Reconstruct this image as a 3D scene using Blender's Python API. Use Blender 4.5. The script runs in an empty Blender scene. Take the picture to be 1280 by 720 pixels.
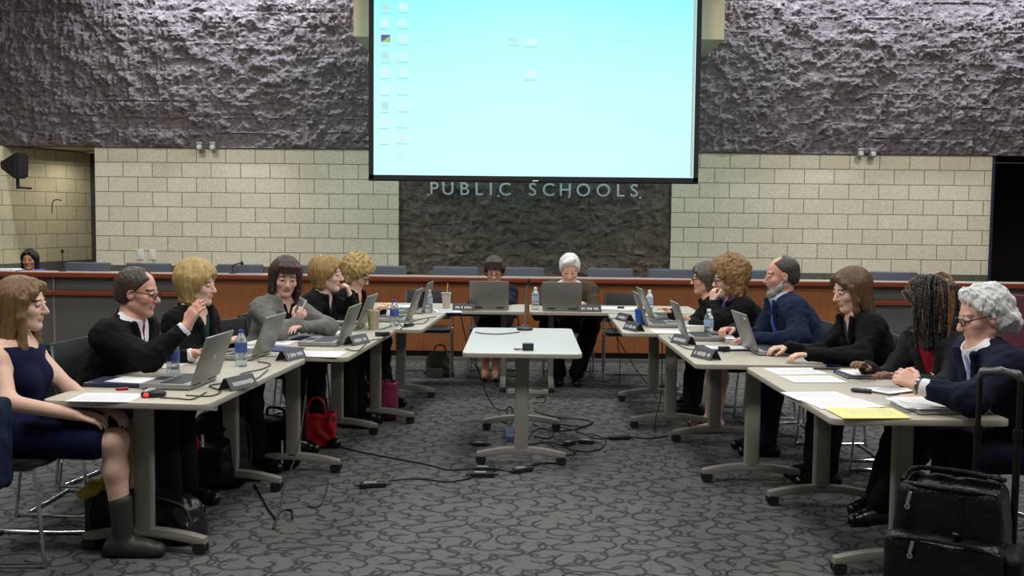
import bpy, bmesh, math, random
import numpy as np
from math import sin, cos, pi, radians as R
from mathutils import Vector as V, Matrix, noise as mnoise
random.seed(7); rng = np.random.default_rng(7)
SC = bpy.context.scene; COL = SC.collection
# ------------------------------------------------------------------ camera
F = 1300.0; HC = 1.56
YAW = math.atan(20 / F); PITCH = math.atan(90 / F); ROLL = R(.62)
_f = V((-sin(YAW) * cos(PITCH), cos(YAW) * cos(PITCH), -sin(PITCH)))
_r0 = V((cos(YAW), sin(YAW), 0)); _u0 = _r0.cross(_f)
_r = cos(ROLL) * _r0 + sin(ROLL) * _u0; _u = -sin(ROLL) * _r0 + cos(ROLL) * _u0
CAMP = V((0, 0, HC))
cam = bpy.data.cameras.new('camera'); camo = bpy.data.objects.new('camera', cam); COL.objects.link(camo)
cam.sensor_width = 36; cam.lens = 36 * F / 1280; cam.clip_end = 100
m = Matrix((( _r.x, _u.x, -_f.x, 0), (_r.y, _u.y, -_f.y, 0), (_r.z, _u.z, -_f.z, HC), (0, 0, 0, 1)))
camo.matrix_world = m; SC.camera = camo
def ray(px, py): return (_f + _r * ((px - 640) / F) + _u * ((360 - py) / F))
def P(px, py, Y):
    d = ray(px, py); return CAMP + d * (Y / d.y)
def G(px, py, z=0.0):
    d = ray(px, py); return CAMP + d * ((z - HC) / d.z)
# ------------------------------------------------------------------ materials
def lin(c):
    if isinstance(c, str):
        c = c.lstrip('#'); c = [int(c[i:i+2], 16) / 255 for i in (0, 2, 4)]
    return [x / 12.92 if x <= .04045 else ((x + .055) / 1.055) ** 2.4 for x in c[:3]] + [1]
_mc = {}
def mat(name, c, rough=.6, metal=0, var=.12, scale=30, bump=.0, bscale=None, stretch=(1, 1, 1), spec=.5, trans=0, alpha=1, coat=0, sss=0):
    if name in _mc: return _mc[name]
    m = bpy.data.materials.new(name); m.use_nodes = True; nt = m.node_tree; b = nt.nodes['Principled BSDF']
    b.inputs['Roughness'].default_value = rough; b.inputs['Metallic'].default_value = metal
    b.inputs['Specular IOR Level'].default_value = spec
    b.inputs['Transmission Weight'].default_value = trans; b.inputs['Alpha'].default_value = alpha
    b.inputs['Coat Weight'].default_value = coat
    if sss:
        b.inputs['Subsurface Weight'].default_value = sss; b.inputs['Subsurface Radius'].default_value = (.01, .004, .002); b.inputs['Subsurface Scale'].default_value = 1
    c = lin(c)
    tc = nt.nodes.new('ShaderNodeTexCoord'); mp = nt.nodes.new('ShaderNodeMapping'); mp.inputs['Scale'].default_value = stretch
    nz = nt.nodes.new('ShaderNodeTexNoise'); nz.inputs['Scale'].default_value = scale; nz.inputs['Detail'].default_value = 4
    mx = nt.nodes.new('ShaderNodeMix'); mx.data_type = 'RGBA'
    mx.inputs[6].default_value = [x * (1 - var) for x in c[:3]] + [1]; mx.inputs[7].default_value = [min(1, x * (1 + var)) for x in c[:3]] + [1]
    L = nt.links.new
    L(tc.outputs['Object'], mp.inputs[0]); L(mp.outputs[0], nz.inputs['Vector']); L(nz.outputs[0], mx.inputs[0]); L(mx.outputs[2], b.inputs['Base Color'])
    if bump:
        n2 = nz
        if bscale:
            n2 = nt.nodes.new('ShaderNodeTexNoise'); n2.inputs['Scale'].default_value = bscale; n2.inputs['Detail'].default_value = 3; L(mp.outputs[0], n2.inputs['Vector'])
        bp = nt.nodes.new('ShaderNodeBump'); bp.inputs['Strength'].default_value = bump; bp.inputs['Distance'].default_value = .02
        L(n2.outputs[0], bp.inputs['Height']); L(bp.outputs[0], b.inputs['Normal'])
    _mc[name] = m; return m
def emat(name, c, s=1):
    m = bpy.data.materials.new(name); m.use_nodes = True; b = m.node_tree.nodes['Principled BSDF']
    b.inputs['Base Color'].default_value = (0, 0, 0, 1); b.inputs['Emission Color'].default_value = lin(c); b.inputs['Emission Strength'].default_value = s
    return m
# ------------------------------------------------------------------ object helpers
def tag(o, label=None, cat=None, group=None, kind=None):
    if label: o['label'] = label
    if cat: o['category'] = cat
    if group: o['group'] = group
    if kind: o['kind'] = kind
    return o
def empty(name, label, cat, loc=(0, 0, 0), rz=0, group=None):
    o = bpy.data.objects.new(name, None); COL.objects.link(o); o.location = loc; o.rotation_euler = (0, 0, rz); o.empty_display_size = .1
    return tag(o, label, cat, group)
def link(name, me, m, parent=None, smooth=False):
    o = bpy.data.objects.new(name, me); COL.objects.link(o)
    if m is not None: me.materials.append(m)
    if parent is not None: o.parent = parent
    if smooth: me.polygons.foreach_set('use_smooth', [True] * len(me.polygons))
    return o
def kids(o): return [c for c in bpy.data.objects if c.parent == o]
def copy_tree(o, parent=None):
    c = o.copy(); COL.objects.link(c)
    if parent is not None: c.parent = parent
    for ch in kids(o): copy_tree(ch, c)
    return c
def place(o, loc, rz=0, label=None, group=None):
    o.location = loc; o.rotation_euler = (0, 0, rz)
    if label: o['label'] = label
    if group: o['group'] = group
    return o
class MB:
    def __init__(s): s.bm = bmesh.new()
    def box(s, c, size, rot=None, bevel=0, seg=2, taper=None):
        b = bmesh.new(); bmesh.ops.create_cube(b, size=1)
        for v in b.verts:
            v.co = V((v.co.x * size[0], v.co.y * size[1], v.co.z * size[2]))
            if taper and v.co.z > 0: v.co.x *= taper; v.co.y *= taper
        if bevel: bmesh.ops.bevel(b, geom=list(b.edges), offset=bevel, segments=seg, affect='EDGES', profile=.6)
        return s._merge(b, c, rot)
    def _merge(s, b, c, rot=None):
        M = Matrix.Translation(V(c)) @ (rot.to_4x4() if rot is not None else Matrix.Identity(4))
        b.transform(M); me = bpy.data.meshes.new('t'); b.to_mesh(me); b.free(); s.bm.from_mesh(me); bpy.data.meshes.remove(me); return s
    def prism(s, poly, z0, z1, bevel=0, M=None, seg=2):
        b = bmesh.new(); vs = [b.verts.new((x, y, z0)) for x, y in poly]; f = b.faces.new(vs)
        ex = bmesh.ops.extrude_face_region(b, geom=[f]); 
        for g in ex['geom']:
            if isinstance(g, bmesh.types.BMVert): g.co.z = z1
        bmesh.ops.recalc_face_normals(b, faces=b.faces)
        if bevel:
            es = [e for e in b.edges if abs(e.verts[0].co.z - e.verts[1].co.z) < 1e-6]
            bmesh.ops.bevel(b, geom=es, offset=bevel, segments=seg, affect='EDGES', profile=.6)
        if M is not None: b.transform(M)
        return s._merge(b, (0, 0, 0))
    def cyl(s, a, b_, r1, r2=None, n=16):
        a = V(a); b_ = V(b_); r2 = r1 if r2 is None else r2; d = b_ - a
        b = bmesh.new(); bmesh.ops.create_cone(b, cap_ends=True, segments=n, radius1=r1, radius2=r2, depth=d.length)
        return s._merge(b, (a + b_) / 2, V((0, 0, 1)).rotation_difference(d).to_matrix())
    def sph(s, c, r, n=12, sc=(1, 1, 1), rot=None):
        b = bmesh.new(); bmesh.ops.create_uvsphere(b, u_segments=n, v_segments=max(6, n // 2 + 2), radius=r)
        b.transform(Matrix.Diagonal((*sc, 1))); return s._merge(b, c, rot)
    def lathe(s, prof, c=(0, 0, 0), n=20, rot=None):
        b = bmesh.new(); rings = []
        for r, z in prof:
            if r < 1e-5: rings.append([b.verts.new((0, 0, z))])
            else: rings.append([b.verts.new((r * cos(2 * pi * i / n), r * sin(2 * pi * i / n), z)) for i in range(n)])
        for A, B in zip(rings, rings[1:]):
            for i in range(n):
                j = (i + 1) % n
                if len(A) == 1 and len(B) == 1: continue
                if len(A) == 1: b.faces.new((A[0], B[j], B[i]))
                elif len(B) == 1: b.faces.new((A[i], A[j], B[0]))
                else: b.faces.new((A[i], A[j], B[j], B[i]))
        bmesh.ops.recalc_face_normals(b, faces=b.faces)
        return s._merge(b, c, rot)
    def tube(s, pts, r, n=8, closed=False, flat=None):
        pts = [V(p) for p in pts]; b = bmesh.new(); rings = []; N = len(pts)
        rr = r if isinstance(r, (list, tuple)) else [r] * N
        t0 = (pts[1] - pts[0]).normalized(); ref = V((0, 0, 1)) if abs(t0.z) < .9 else V((1, 0, 0)); nrm = (ref - t0 * ref.dot(t0)).normalized(); tp = t0
        for i, p in enumerate(pts):
            if closed: t = (pts[(i + 1) % N] - pts[i - 1]).normalized()
            else: t = (pts[min(i + 1, N - 1)] - pts[max(i - 1, 0)]).normalized()
            nrm = (tp.rotation_difference(t) @ nrm); nrm = (nrm - t * nrm.dot(t)).normalized(); bn = t.cross(nrm); tp = t
            fz = flat or 1
            rings.append([b.verts.new(p + (nrm * cos(2 * pi * k / n) * fz + bn * sin(2 * pi * k / n)) * rr[i]) for k in range(n)])
        for i in range(N if closed else N - 1):
            A, B = rings[i], rings[(i + 1) % N]
            for k in range(n): b.faces.new((A[k], A[(k + 1) % n], B[(k + 1) % n], B[k]))
        if not closed: b.faces.new(rings[0][::-1]); b.faces.new(rings[-1])
        bmesh.ops.recalc_face_normals(b, faces=b.faces)
        return s._merge(b, (0, 0, 0))
    def quad(s, a, b_, c, d):
        vs = [s.bm.verts.new(p) for p in (a, b_, c, d)]; s.bm.faces.new(vs); return s
    def mesh(s):
        me = bpy.data.meshes.new('m'); s.bm.to_mesh(me); s.bm.free(); return me
    def build(s, name, m, parent=None, smooth=False, angle=None):
        me = s.mesh(); o = link(name, me, m, parent)
        if smooth:
            me.polygons.foreach_set('use_smooth', [True] * len(me.polygons)); me.set_sharp_from_angle(angle=R(angle or 35))
        me.name = name; return o
def spline(pts, n=8):
    """Catmull-Rom through points"""
    pts = [V(p) for p in pts]; out = []
    for i in range(len(pts) - 1):
        p0 = pts[max(i - 1, 0)]; p1 = pts[i]; p2 = pts[i + 1]; p3 = pts[min(i + 2, len(pts) - 1)]
        for k in range(n):
            t = k / n; out.append(.5 * ((2 * p1) + (p2 - p0) * t + (2 * p0 - 5 * p1 + 4 * p2 - p3) * t * t + (3 * p1 - p0 - 3 * p2 + p3) * t ** 3))
    out.append(pts[-1]); return out
def rrect(w, h, r, n=4):
    out = []
    for cx, cy, a in ((w/2-r, h/2-r, 0), (-w/2+r, h/2-r, 90), (-w/2+r, -h/2+r, 180), (w/2-r, -h/2+r, 270)):
        for i in range(n + 1):
            t = R(a + 90 * i / n); out.append((cx + r * cos(t), cy + r * sin(t)))
    return out
# ------------------------------------------------------------------ soft shapes (distance fields meshed with surface nets)
EDG = [((0,0,0),(1,0,0)),((0,1,0),(1,1,0)),((0,0,1),(1,0,1)),((0,1,1),(1,1,1)),((0,0,0),(0,1,0)),((1,0,0),(1,1,0)),((0,0,1),(0,1,1)),((1,0,1),(1,1,1)),((0,0,0),(0,0,1)),((1,0,0),(1,0,1)),((0,1,0),(0,1,1)),((1,1,0),(1,1,1))]
def surface_nets(d, lo, h):
    ins = d < 0; c = np.zeros(tuple(n - 1 for n in d.shape), np.int8)
    for i in (0, 1):
        for j in (0, 1):
            for k in (0, 1): c += ins[i:d.shape[0]-1+i, j:d.shape[1]-1+j, k:d.shape[2]-1+k]
    act = (c > 0) & (c < 8); I = np.nonzero(act); n = len(I[0])
    idx = np.full(c.shape, -1, np.int32); idx[act] = np.arange(n)
    acc = np.zeros((n, 3)); cnt = np.zeros(n)
    for a, b in EDG:
        da = d[I[0]+a[0], I[1]+a[1], I[2]+a[2]]; db = d[I[0]+b[0], I[1]+b[1], I[2]+b[2]]
        cr = (da < 0) != (db < 0); t = np.where(cr, da / np.where(cr, da - db, 1), 0)
        for ax in range(3): acc[:, ax] += np.where(cr, a[ax] + t * (b[ax] - a[ax]), 0)
        cnt += cr
    v = lo + h * (np.stack(I, 1) + acc / np.maximum(cnt, 1)[:, None])
    fs = []
    for ax in range(3):
        o1, o2 = (ax + 1) % 3, (ax + 2) % 3
        sl = [slice(1, -1)] * 3; sl[ax] = slice(0, -1); s2 = [slice(1, -1)] * 3; s2[ax] = slice(1, None)
        A = ins[tuple(sl)]; B = ins[tuple(s2)]; J = np.array(np.nonzero(A != B)); a = A[tuple(J)]
        J[o1] += 1; J[o2] += 1
        def cell(p, q):
            K = J.copy(); K[o1] += p; K[o2] += q; return idx[tuple(K)]
        q = np.stack([cell(-1, -1), cell(0, -1), cell(0, 0), cell(-1, 0)], 1); q[~a] = q[~a][:, ::-1]; fs.append(q)
    return v, np.concatenate(fs)
def mesh_np(name, v, f):
    me = bpy.data.meshes.new(name); me.vertices.add(len(v)); me.vertices.foreach_set('co', np.ascontiguousarray(v, np.float32).ravel())
    me.loops.add(len(f) * f.shape[1]); me.loops.foreach_set('vertex_index', np.ascontiguousarray(f, np.int32).ravel())
    me.polygons.add(len(f)); me.polygons.foreach_set('loop_start', np.arange(0, len(f) * f.shape[1], f.shape[1], dtype=np.int32))
    me.polygons.foreach_set('use_smooth', np.ones(len(f), bool)); me.update(calc_edges=True); me.validate(); return me
class Shape:
    def __init__(s): s.p = []; s.nz = []
    def cone(s, a, b, r1, r2=None, k=.02, op='+'):
        a = np.array(a, float); b = np.array(b, float); r2 = r1 if r2 is None else r2; rm = max(r1, r2)
        s.p.append((op, 'c', (a, b, r1, r2), k, np.minimum(a, b) - rm, np.maximum(a, b) + rm)); return s
    def chain(s, pts, r, k=.01, op='+'):
        for i in range(len(pts) - 1):
            s.cone(pts[i], pts[i+1], r[i] if hasattr(r, '__len__') else r, r[i+1] if hasattr(r, '__len__') else r, k, op)
        return s
    def ell(s, c, rad, Rm=None, k=.02, op='+'):
        c = np.array(c, float); Rm = np.eye(3) if Rm is None else Rm; rad = np.array(rad, float); e = np.sqrt(((Rm * rad) ** 2).sum(1))
        s.p.append((op, 'e', (c, rad, Rm), k, c - e, c + e)); return s
    def box(s, c, half, Rm=None, r=.02, k=.02, op='+', taper=0):
        c = np.array(c, float); Rm = np.eye(3) if Rm is None else Rm; half = np.array(half, float); e = np.abs(Rm) @ half
        s.p.append((op, 'b', (c, half, Rm, r, taper), k, c - e * (1 + abs(taper)), c + e * (1 + abs(taper)))); return s
    def half(s, n, c, k=.005, op='-'):
        """op '-': remove the side where n.x > c"""
        s.p.append((op, 'h', (np.array(n, float), c), k, None, None)); return s
    def wrinkle(s, amp, freq): s.nz.append((amp, freq)); return s
    def groove(s, c, M, amp, n, warp=1.2, zf=22, bead=0):
        """furrows that run down from a crown point, like combed hair"""
        s.nz.append((amp, n, np.array(c, float), M, warp, zf, bead)); return s
    def eval(s, h):
        lo = np.min([p[4] for p in s.p if p[0] == '+'], 0) - 3.2 * h; hi = np.max([p[5] for p in s.p if p[0] == '+'], 0) + 3.2 * h
        n = np.ceil((hi - lo) / h).astype(int) + 1; d = np.full(tuple(n), 1.0, np.float32)
        ax = [lo[i] + h * np.arange(n[i], dtype=np.float32) for i in range(3)]
        for op, ty, a, k, plo, phi in s.p:
            if ty == 'h': sl = (slice(None),) * 3
            else:
                mg = max(k, 2.5 * h) + 2 * h
                i0 = np.clip(np.floor((plo - mg - lo) / h).astype(int), 0, n); i1 = np.clip(np.ceil((phi + mg - lo) / h).astype(int) + 1, 0, n)
                if np.any(i1 <= i0): continue
                sl = tuple(slice(i0[i], i1[i]) for i in range(3))
            X = ax[0][sl[0]][:, None, None]; Y = ax[1][sl[1]][None, :, None]; Z = ax[2][sl[2]][None, None, :]
            if ty == 'c':
                A, B, r1, r2 = a; ba = B - A; bb = max(float(ba @ ba), 1e-12)
                px, py, pz = X - A[0], Y - A[1], Z - A[2]
                t = np.clip((px * ba[0] + py * ba[1] + pz * ba[2]) / bb, 0, 1)
                q = np.sqrt((px - t * ba[0]) ** 2 + (py - t * ba[1]) ** 2 + (pz - t * ba[2]) ** 2) - (r1 + (r2 - r1) * t)
            elif ty == 'e':
                C, rad, M = a; px, py, pz = X - C[0], Y - C[1], Z - C[2]
                u = [(px * M[0, i] + py * M[1, i] + pz * M[2, i]) / rad[i] for i in range(3)]
                k0 = np.sqrt(u[0]**2 + u[1]**2 + u[2]**2); k1 = np.sqrt((u[0]/rad[0])**2 + (u[1]/rad[1])**2 + (u[2]/rad[2])**2)
                q = k0 * (k0 - 1) / np.maximum(k1, 1e-6)
            elif ty == 'b':
                C, hf, M, r, tp = a; px, py, pz = X - C[0], Y - C[1], Z - C[2]
                u = [px * M[0, i] + py * M[1, i] + pz * M[2, i] for i in range(3)]
                if tp: f = 1 - tp * u[2] / hf[2]; u[0] = u[0] / f; u[1] = u[1] / f
                g = [np.abs(u[i]) - hf[i] + r for i in range(3)]
                q = np.sqrt(sum(np.maximum(x, 0) ** 2 for x in g)) + np.minimum(np.maximum(np.maximum(g[0], g[1]), g[2]), 0) - r
            else:
                q = -(a[0][0] * X + a[0][1] * Y + a[0][2] * Z - a[1])
            D = d[sl]
            if op == '+':
                hh = np.clip(.5 + .5 * (D - q) / k, 0, 1) if k > 0 else (D > q)
                d[sl] = D * (1 - hh) + q * hh - k * hh * (1 - hh)
            else:
                q = -q; hh = np.clip(.5 - .5 * (D - q) / k, 0, 1)
                d[sl] = D * (1 - hh) + q * hh + k * hh * (1 - hh)
        for q in s.nz:
            if len(q) > 2:
                amp, n_, C, M, warp, zf, bead = q
                px, py, pz = ax[0][:, None, None] - C[0], ax[1][None, :, None] - C[1], ax[2][None, None, :] - C[2]
                u = [px * M[0, i] + py * M[1, i] + pz * M[2, i] for i in range(3)]
                ph = np.arctan2(u[1], u[0]); wv = warp * np.sin(zf * u[2] + 2 * np.sin(3 * ph))
                d += amp * (.6 * np.sin(n_ * ph + wv) + .4 * np.sin(2.3 * n_ * ph + 1.3 * wv + 1) + (bead * np.sin(150 * u[2] + 5 * ph) if bead else 0))
                continue
            amp, fr = q
            X = ax[0][:, None, None] * fr; Y = ax[1][None, :, None] * fr; Z = ax[2][None, None, :] * fr
            d += amp * np.sin(X + 1.7 * np.sin(Z * .8 + Y)) * np.sin(Y * 1.1 + 1.3 * np.sin(X * .7)) * np.sin(Z * .9 + 1.9 * np.sin(Y * .6 + X * .5))
        d[0] = d[-1] = 1; d[:, 0] = d[:, -1] = 1; d[:, :, 0] = d[:, :, -1] = 1
        return d, lo
    def build(s, name, h, m, parent=None, origin=None):
        d, lo = s.eval(h); v, f = surface_nets(d, lo, h)
        if origin is not None: v = v - np.array(origin)
        me = mesh_np(name, v, f); o = link(name, me, m, parent); return o
# ------------------------------------------------------------------ people
def unit(v): v = np.array(v, float); return v / np.linalg.norm(v)
def az(deg): return np.array([cos(R(deg)), sin(R(deg)), 0.])
Z3 = np.array([0, 0, 1.])
def skin_mat(name, c):
    if name in _mc: return _mc[name]
    m = mat(name, c, .5, var=.05, scale=60, sss=.12); nt = m.node_tree
    b = nt.nodes['Principled BSDF']; at = nt.nodes.new('ShaderNodeAttribute'); at.attribute_name = 'Col'
    src = b.inputs['Base Color'].links[0].from_socket
    mx = nt.nodes.new('ShaderNodeMix'); mx.data_type = 'RGBA'; mx.blend_type = 'MULTIPLY'; mx.inputs[0].default_value = 1
    nt.links.new(src, mx.inputs[6]); nt.links.new(at.outputs['Color'], mx.inputs[7]); nt.links.new(mx.outputs[2], b.inputs['Base Color'])
    return m
def hair_mat(name, c, c2=None):
    if name in _mc: return _mc[name]
    m = mat(name, c, .45, var=.3, scale=26, bump=.5, bscale=60, stretch=(1.6, 1.6, .35)); 
    if c2:
        for n in m.node_tree.nodes:
            if n.type == 'MIX': n.inputs[7].default_value = lin(c2)
    return m
EYE = None
def two_link(A, B, l1, l2, pole):
    d = B - A; L = np.linalg.norm(d); sc = 1.0
    if L > (l1 + l2) * .995: sc = L / ((l1 + l2) * .995)
    l1 *= sc; l2 *= sc; u = d / L; x = (l1*l1 - l2*l2 + L*L) / (2 * L); hgt = math.sqrt(max(l1*l1 - x*x, 0))
    p = np.array(pole, float) - A; p = p - u * (p @ u); p = unit(p) if np.linalg.norm(p) > 1e-6 else np.array([0, 0, -1.])
    return A + u * x + p * hgt
def hand(S, W, D, N, side, curl=.4, s=1.0, spread=1.0):
    D = unit(D); N = np.array(N, float); N = unit(N - D * (N @ D)); T = np.cross(D, N) * (1 if side == 'R' else -1)
    for off, L, q in ((.029, .070, 0), (.010, .078, .06), (-.010, .073, .1), (-.028, .057, .16)):
        k = W + (D * .088 + T * off) * s - D * abs(off) * .2
        S.cone(W + T * off * .55 * s + D * .008, k, .0135 * s, .0115 * s, .012)
        a = 0; p = k; dirn = unit(D + T * off * 1.6 * spread)
        for fr, an, r1, r2 in ((.45, 55, .0098, .0088), (.31, 75, .0088, .0078), (.24, 45, .0078, .0068)):
            a += R(an) * (curl + q * curl); v = dirn * cos(a) + N * sin(a); p2 = p + v * L * fr * s
            S.cone(p, p2, r1 * s, r2 * s, .004); p = p2
    p = W + (D * .022 + T * .022) * s
    for v, L, r1, r2 in ((D*.62+T*.7+N*.3, .042, .0145, .0115), (D*.85+T*.3+N*(.3+curl*.4), .034, .0115, .0095), (D*.9+T*(.1-curl*.5)+N*(.3+curl*.6), .027, .0095, .0075)):
        p2 = p + unit(v) * L * s; S.cone(p, p2, r1 * s, r2 * s, .006); p = p2
class Person:
    def __init__(s, label, head, look, pitch, body, hip, arms=None, sex='f', skin='#b98a72', h=.0055, hs=1.0, roll=0, w=1.0, nb=(.15, .04), legs=None, belly=0, brow='#4a3528', group=None, legfwd=.43, spread=.1):
        s.hs = hs; s.h = h; s.sex = sex; s.w = w; s.belly = belly; s.browc = brow
        s.C = np.array(head, float); hf = az(look); hl = np.array([-hf[1], hf[0], 0]); p = R(pitch)
        fx = hf * cos(p) - Z3 * sin(p); uz = Z3 * cos(p) + hf * sin(p)
        if roll: hl, uz = hl * cos(R(roll)) + uz * sin(R(roll)), uz * cos(R(roll)) - hl * sin(R(roll))
        s.M = np.stack([fx, hl, uz], 1)
        s.bf = az(body); s.bl = np.array([-s.bf[1], s.bf[0], 0])
        s.hip = np.array(hip, float); s.root = V((s.hip[0], s.hip[1], 0)); s.o = np.array([s.hip[0], s.hip[1], 0])
        s.NB = s.C - Z3 * nb[0] - s.bf * nb[1]
        sd = s.NB - s.hip; s.T = np.linalg.norm(sd); s.U = sd / s.T
        s.Lt = s.bl; s.Fd = np.cross(s.Lt, s.U); s.B = np.stack([s.Fd, s.Lt, s.U], 1)
        s.sc = s.NB - s.U * .04; sw = (.178 if sex == 'm' else .152) * w
        s.sh = {'L': s.sc + s.Lt * sw - s.U * .025, 'R': s.sc - s.Lt * sw - s.U * .025}
        s.al = (.29, .25) if sex == 'm' else (.27, .235)
        s.arm = {}
        for sd_ in 'LR':
            a = dict((arms or {}).get(sd_, {})); sg = 1 if sd_ == 'L' else -1
            Wp = np.array(a.get('w', s.hip + s.bf * .3 + s.bl * sg * .1 + Z3 * .22), float)
            pole = np.array(a.get('pole', s.sh[sd_] + s.bl * sg * .25 - Z3 * .5 - s.bf * .1), float)
            if 'e' in a: E = np.array(a['e'], float)
            else: E = two_link(s.sh[sd_], Wp, *s.al, pole)
            D = a.get('d', Wp - E); s.arm[sd_] = (E, Wp, np.array(D, float), np.array(a.get('n', (0, 0, -1.)), float), a.get('curl', .35))
        s.leg = {}
        for sd_ in 'LR':
            sg = 1 if sd_ == 'L' else -1; a = (legs or {}).get(sd_, {})
            hj = s.hip + s.bl * sg * .085
            kn = np.array(a.get('k', hj + s.bf * legfwd + s.bl * sg * (spread - .085) - Z3 * (s.hip[2] - .53)), float)
            an = np.array(a.get('a', kn + s.bf * .02 - Z3 * (kn[2] - .095)), float)
            s.leg[sd_] = (hj, kn, an, np.array(a.get('f', s.bf), float))
        s.e = empty('person', label, 'person', s.root, 0, group)
        s.skin = skin_mat('skin_' + skin.strip('#'), skin)
    def H(s, x, y, z): return s.C + s.M @ (np.array([x, y, z]) * s.hs)
    def torso(s, S, e=0, k=.05, low=True):
        f = s.sex == 'm'; U, T, h = s.U, s.T, s.hip; w = s.w
        if low: S.ell(h + U * .03, (.115 + e, (.165 if not f else .16) * w + e, .12 + e), s.B, k)
        S.ell(h + U * T * .36 + s.Fd * (.012 + s.belly * .4), (.105 + e + s.belly, (.13 if not f else .148) * w + e + s.belly * .6, .17 + e), s.B, k)
        S.ell(h + U * T * .68 + s.Fd * .008, (.108 + e + s.belly * .3, (.145 if not f else .168) * w + e, .17 + e), s.B, k)
        r = (.052 if not f else .06) + e; S.cone(s.sh['L'], s.sh['R'], r, r, k)
        for q in 'LR': S.cone(s.NB + U * .012, s.sh[q] * .8 + s.sc * .2, .045 + e * .8, .05 + e, k)
        if not f:
            for g in (1, -1): S.ell(h + U * T * .6 + s.Fd * .078 * 1 + s.Lt * g * .07, (.055 + e, .062 + e, .06 + e), s.B, .03)
    def arms_(s, S, e=0, k=.03, end=0., f=1.0, only='LR'):
        for q in only:
            E, W, D, N, c = s.arm[q]; m = (1.0 if s.sex == 'm' else .88) * f
            S.cone(s.sh[q], E, .053 * m + e, .042 * m + e, k); S.cone(E, E + (W - E) * (1 - end), .042 * m + e, (.029 + .013 * end) * m + e * .8, k)
    def legs_(s, S, e=0, k=.03, upto=1.0, thigh=True):
        for q in 'LR':
            hj, kn, an, ff = s.leg[q]; m = 1.0 if s.sex == 'm' else .95
            if thigh: S.cone(hj, kn, .088 * m + e, .06 * m + e, k)
            if upto > 0:
                e2 = kn + (an - kn) * upto; mid = kn + (an - kn) * .3 - ff * .012
                S.cone(kn, mid, .056 * m + e, .056 * m + e, k); S.cone(mid, e2, .056 * m + e, .036 * m + e, k)
    def body(s, hands='LR'):
        S = Shape(); H = s.H; g = s.hs; m = s.sex == 'm'
        s.torso(S); s.arms_(S); s.legs_(S)
        for q in 'LR':
            hj, kn, an, ff = s.leg[q]; S.cone(an - Z3 * .03 - ff * .03, an - Z3 * .06 + ff * .13, .036, .026, .03)
        S.cone(s.NB - s.U * .02, H(-.022, 0, -.06), .058 if m else .048, .05 * g if m else .043 * g, .03)
        S.ell(H(-.014, 0, .035), np.array((.098, .076, .086)) * g, s.M, .02)
        S.ell(H(.03, 0, -.03), np.array((.058, .058, .078)) * g, s.M, .025)
        S.cone(H(.0, .048, -.055), H(.062, .014, -.093), .02*g, .018*g, .02); S.cone(H(.0, -.048, -.055), H(.062, -.014, -.093), .02*g, .018*g, .02)
        S.ell(H(.07, 0, -.092), np.array((.022, .022, .02)) * g, s.M, .015)
        S.cone(H(.071, .036, .026), H(.071, -.036, .026), .0135*g, None, .014)
        for y in (.04, -.04): S.ell(H(.056, y, -.022), np.array((.028, .024, .024)) * g, s.M, .015)
        for y in (.032, -.032): S.ell(H(.09, y, .006), np.array((.012, .017, .011)) * g, s.M, .012, '-')
        S.cone(H(.086, 0, .014), H(.108, 0, -.024), .0075*g, .0125*g, .01)
        for y in (.011, -.011): S.ell(H(.098, y, -.029), np.array((.011, .008, .007)) * g, s.M, .006)
        S.cone(H(.084, .016, -.053), H(.084, -.016, -.053), .0075*g, None, .006); S.cone(H(.083, .013, -.063), H(.083, -.013, -.063), .008*g, None, .006)
        for y in (.077, -.077):
            S.ell(H(-.006, y, -.002), np.array((.019, .007, .031)) * g, s.M, .008); S.ell(H(.0, y * 1.08, .002), np.array((.009, .005, .016)) * g, s.M, .004, '-')
        for y in (.032, -.032): S.chain([H(.08, y - .017, .008), H(.0865, y, .0155), H(.078, y + .017, .008)], .0055 * g, .003)
        for q in 'LR':
            E, W, D, N, c = s.arm[q]
            if q in hands: hand(S, W, D, N, q, c, (1.0 if m else .9))
            else: S.cone(W, W + unit(D) * .08, .028, .025, .02)
        d, lo = S.eval(s.h); v, f = surface_nets(d, lo, s.h)
        me = mesh_np('body', v - s.o, f); o = link('body', me, s.skin, s.e)
        lc = (v - s.C) @ s.M / g; col = np.ones((len(v), 4), np.float32); x, y, z = lc.T
        lips = (x > .07) & (np.abs(y) < .024) & (np.abs(z + .058) < .0105); col[lips, :3] = (.95, .74, .72) if m else (.92, .55, .54)
        br = (x > .045) & (np.abs(np.abs(y) - .034) < .02) & (np.abs(z - .029 + (np.abs(y) - .03) ** 2 * 6) < .0045)
        bc = np.array(lin(s.browc)[:3]) / np.array(lin(s.skin.name.split('_')[1])[:3]); col[br, :3] = np.minimum(bc, 1)
        ck = np.clip(1 - (((x - .06) / .04) ** 2 + ((np.abs(y) - .042) / .025) ** 2 + ((z + .022) / .025) ** 2), 0, 1)[:, None]
        col[:, :3] *= 1 - ck * np.array([.0, .14, .12])
        a = me.color_attributes.new('Col', 'FLOAT_COLOR', 'POINT'); a.data.foreach_set('color', col.ravel())
        for y in (.032, -.032):
            b = MB(); b.sph(V(H(.0735, y, .005) - s.o), .0125 * g, 14)
            wm = mat('eye_white', '#b8aea6', .25, var=.02); im = mat('eye_iris', '#2a1c14', .2, var=.1)
            e = b.build('eye', wm, s.e, True); e.data.materials.append(im); fx = V(s.M[:, 0])
            c = V(H(.0735, y, .005) - s.o)
            for p in e.data.polygons:
                if (p.center - c).normalized().dot(fx) > .8: p.material_index = 1
        return s
    # -------------------------------------------------------------- clothes
    def cloth(s, name, S, m, h=None): return S.build(name, h or s.h * 1.15, m, s.e, s.o)
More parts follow.
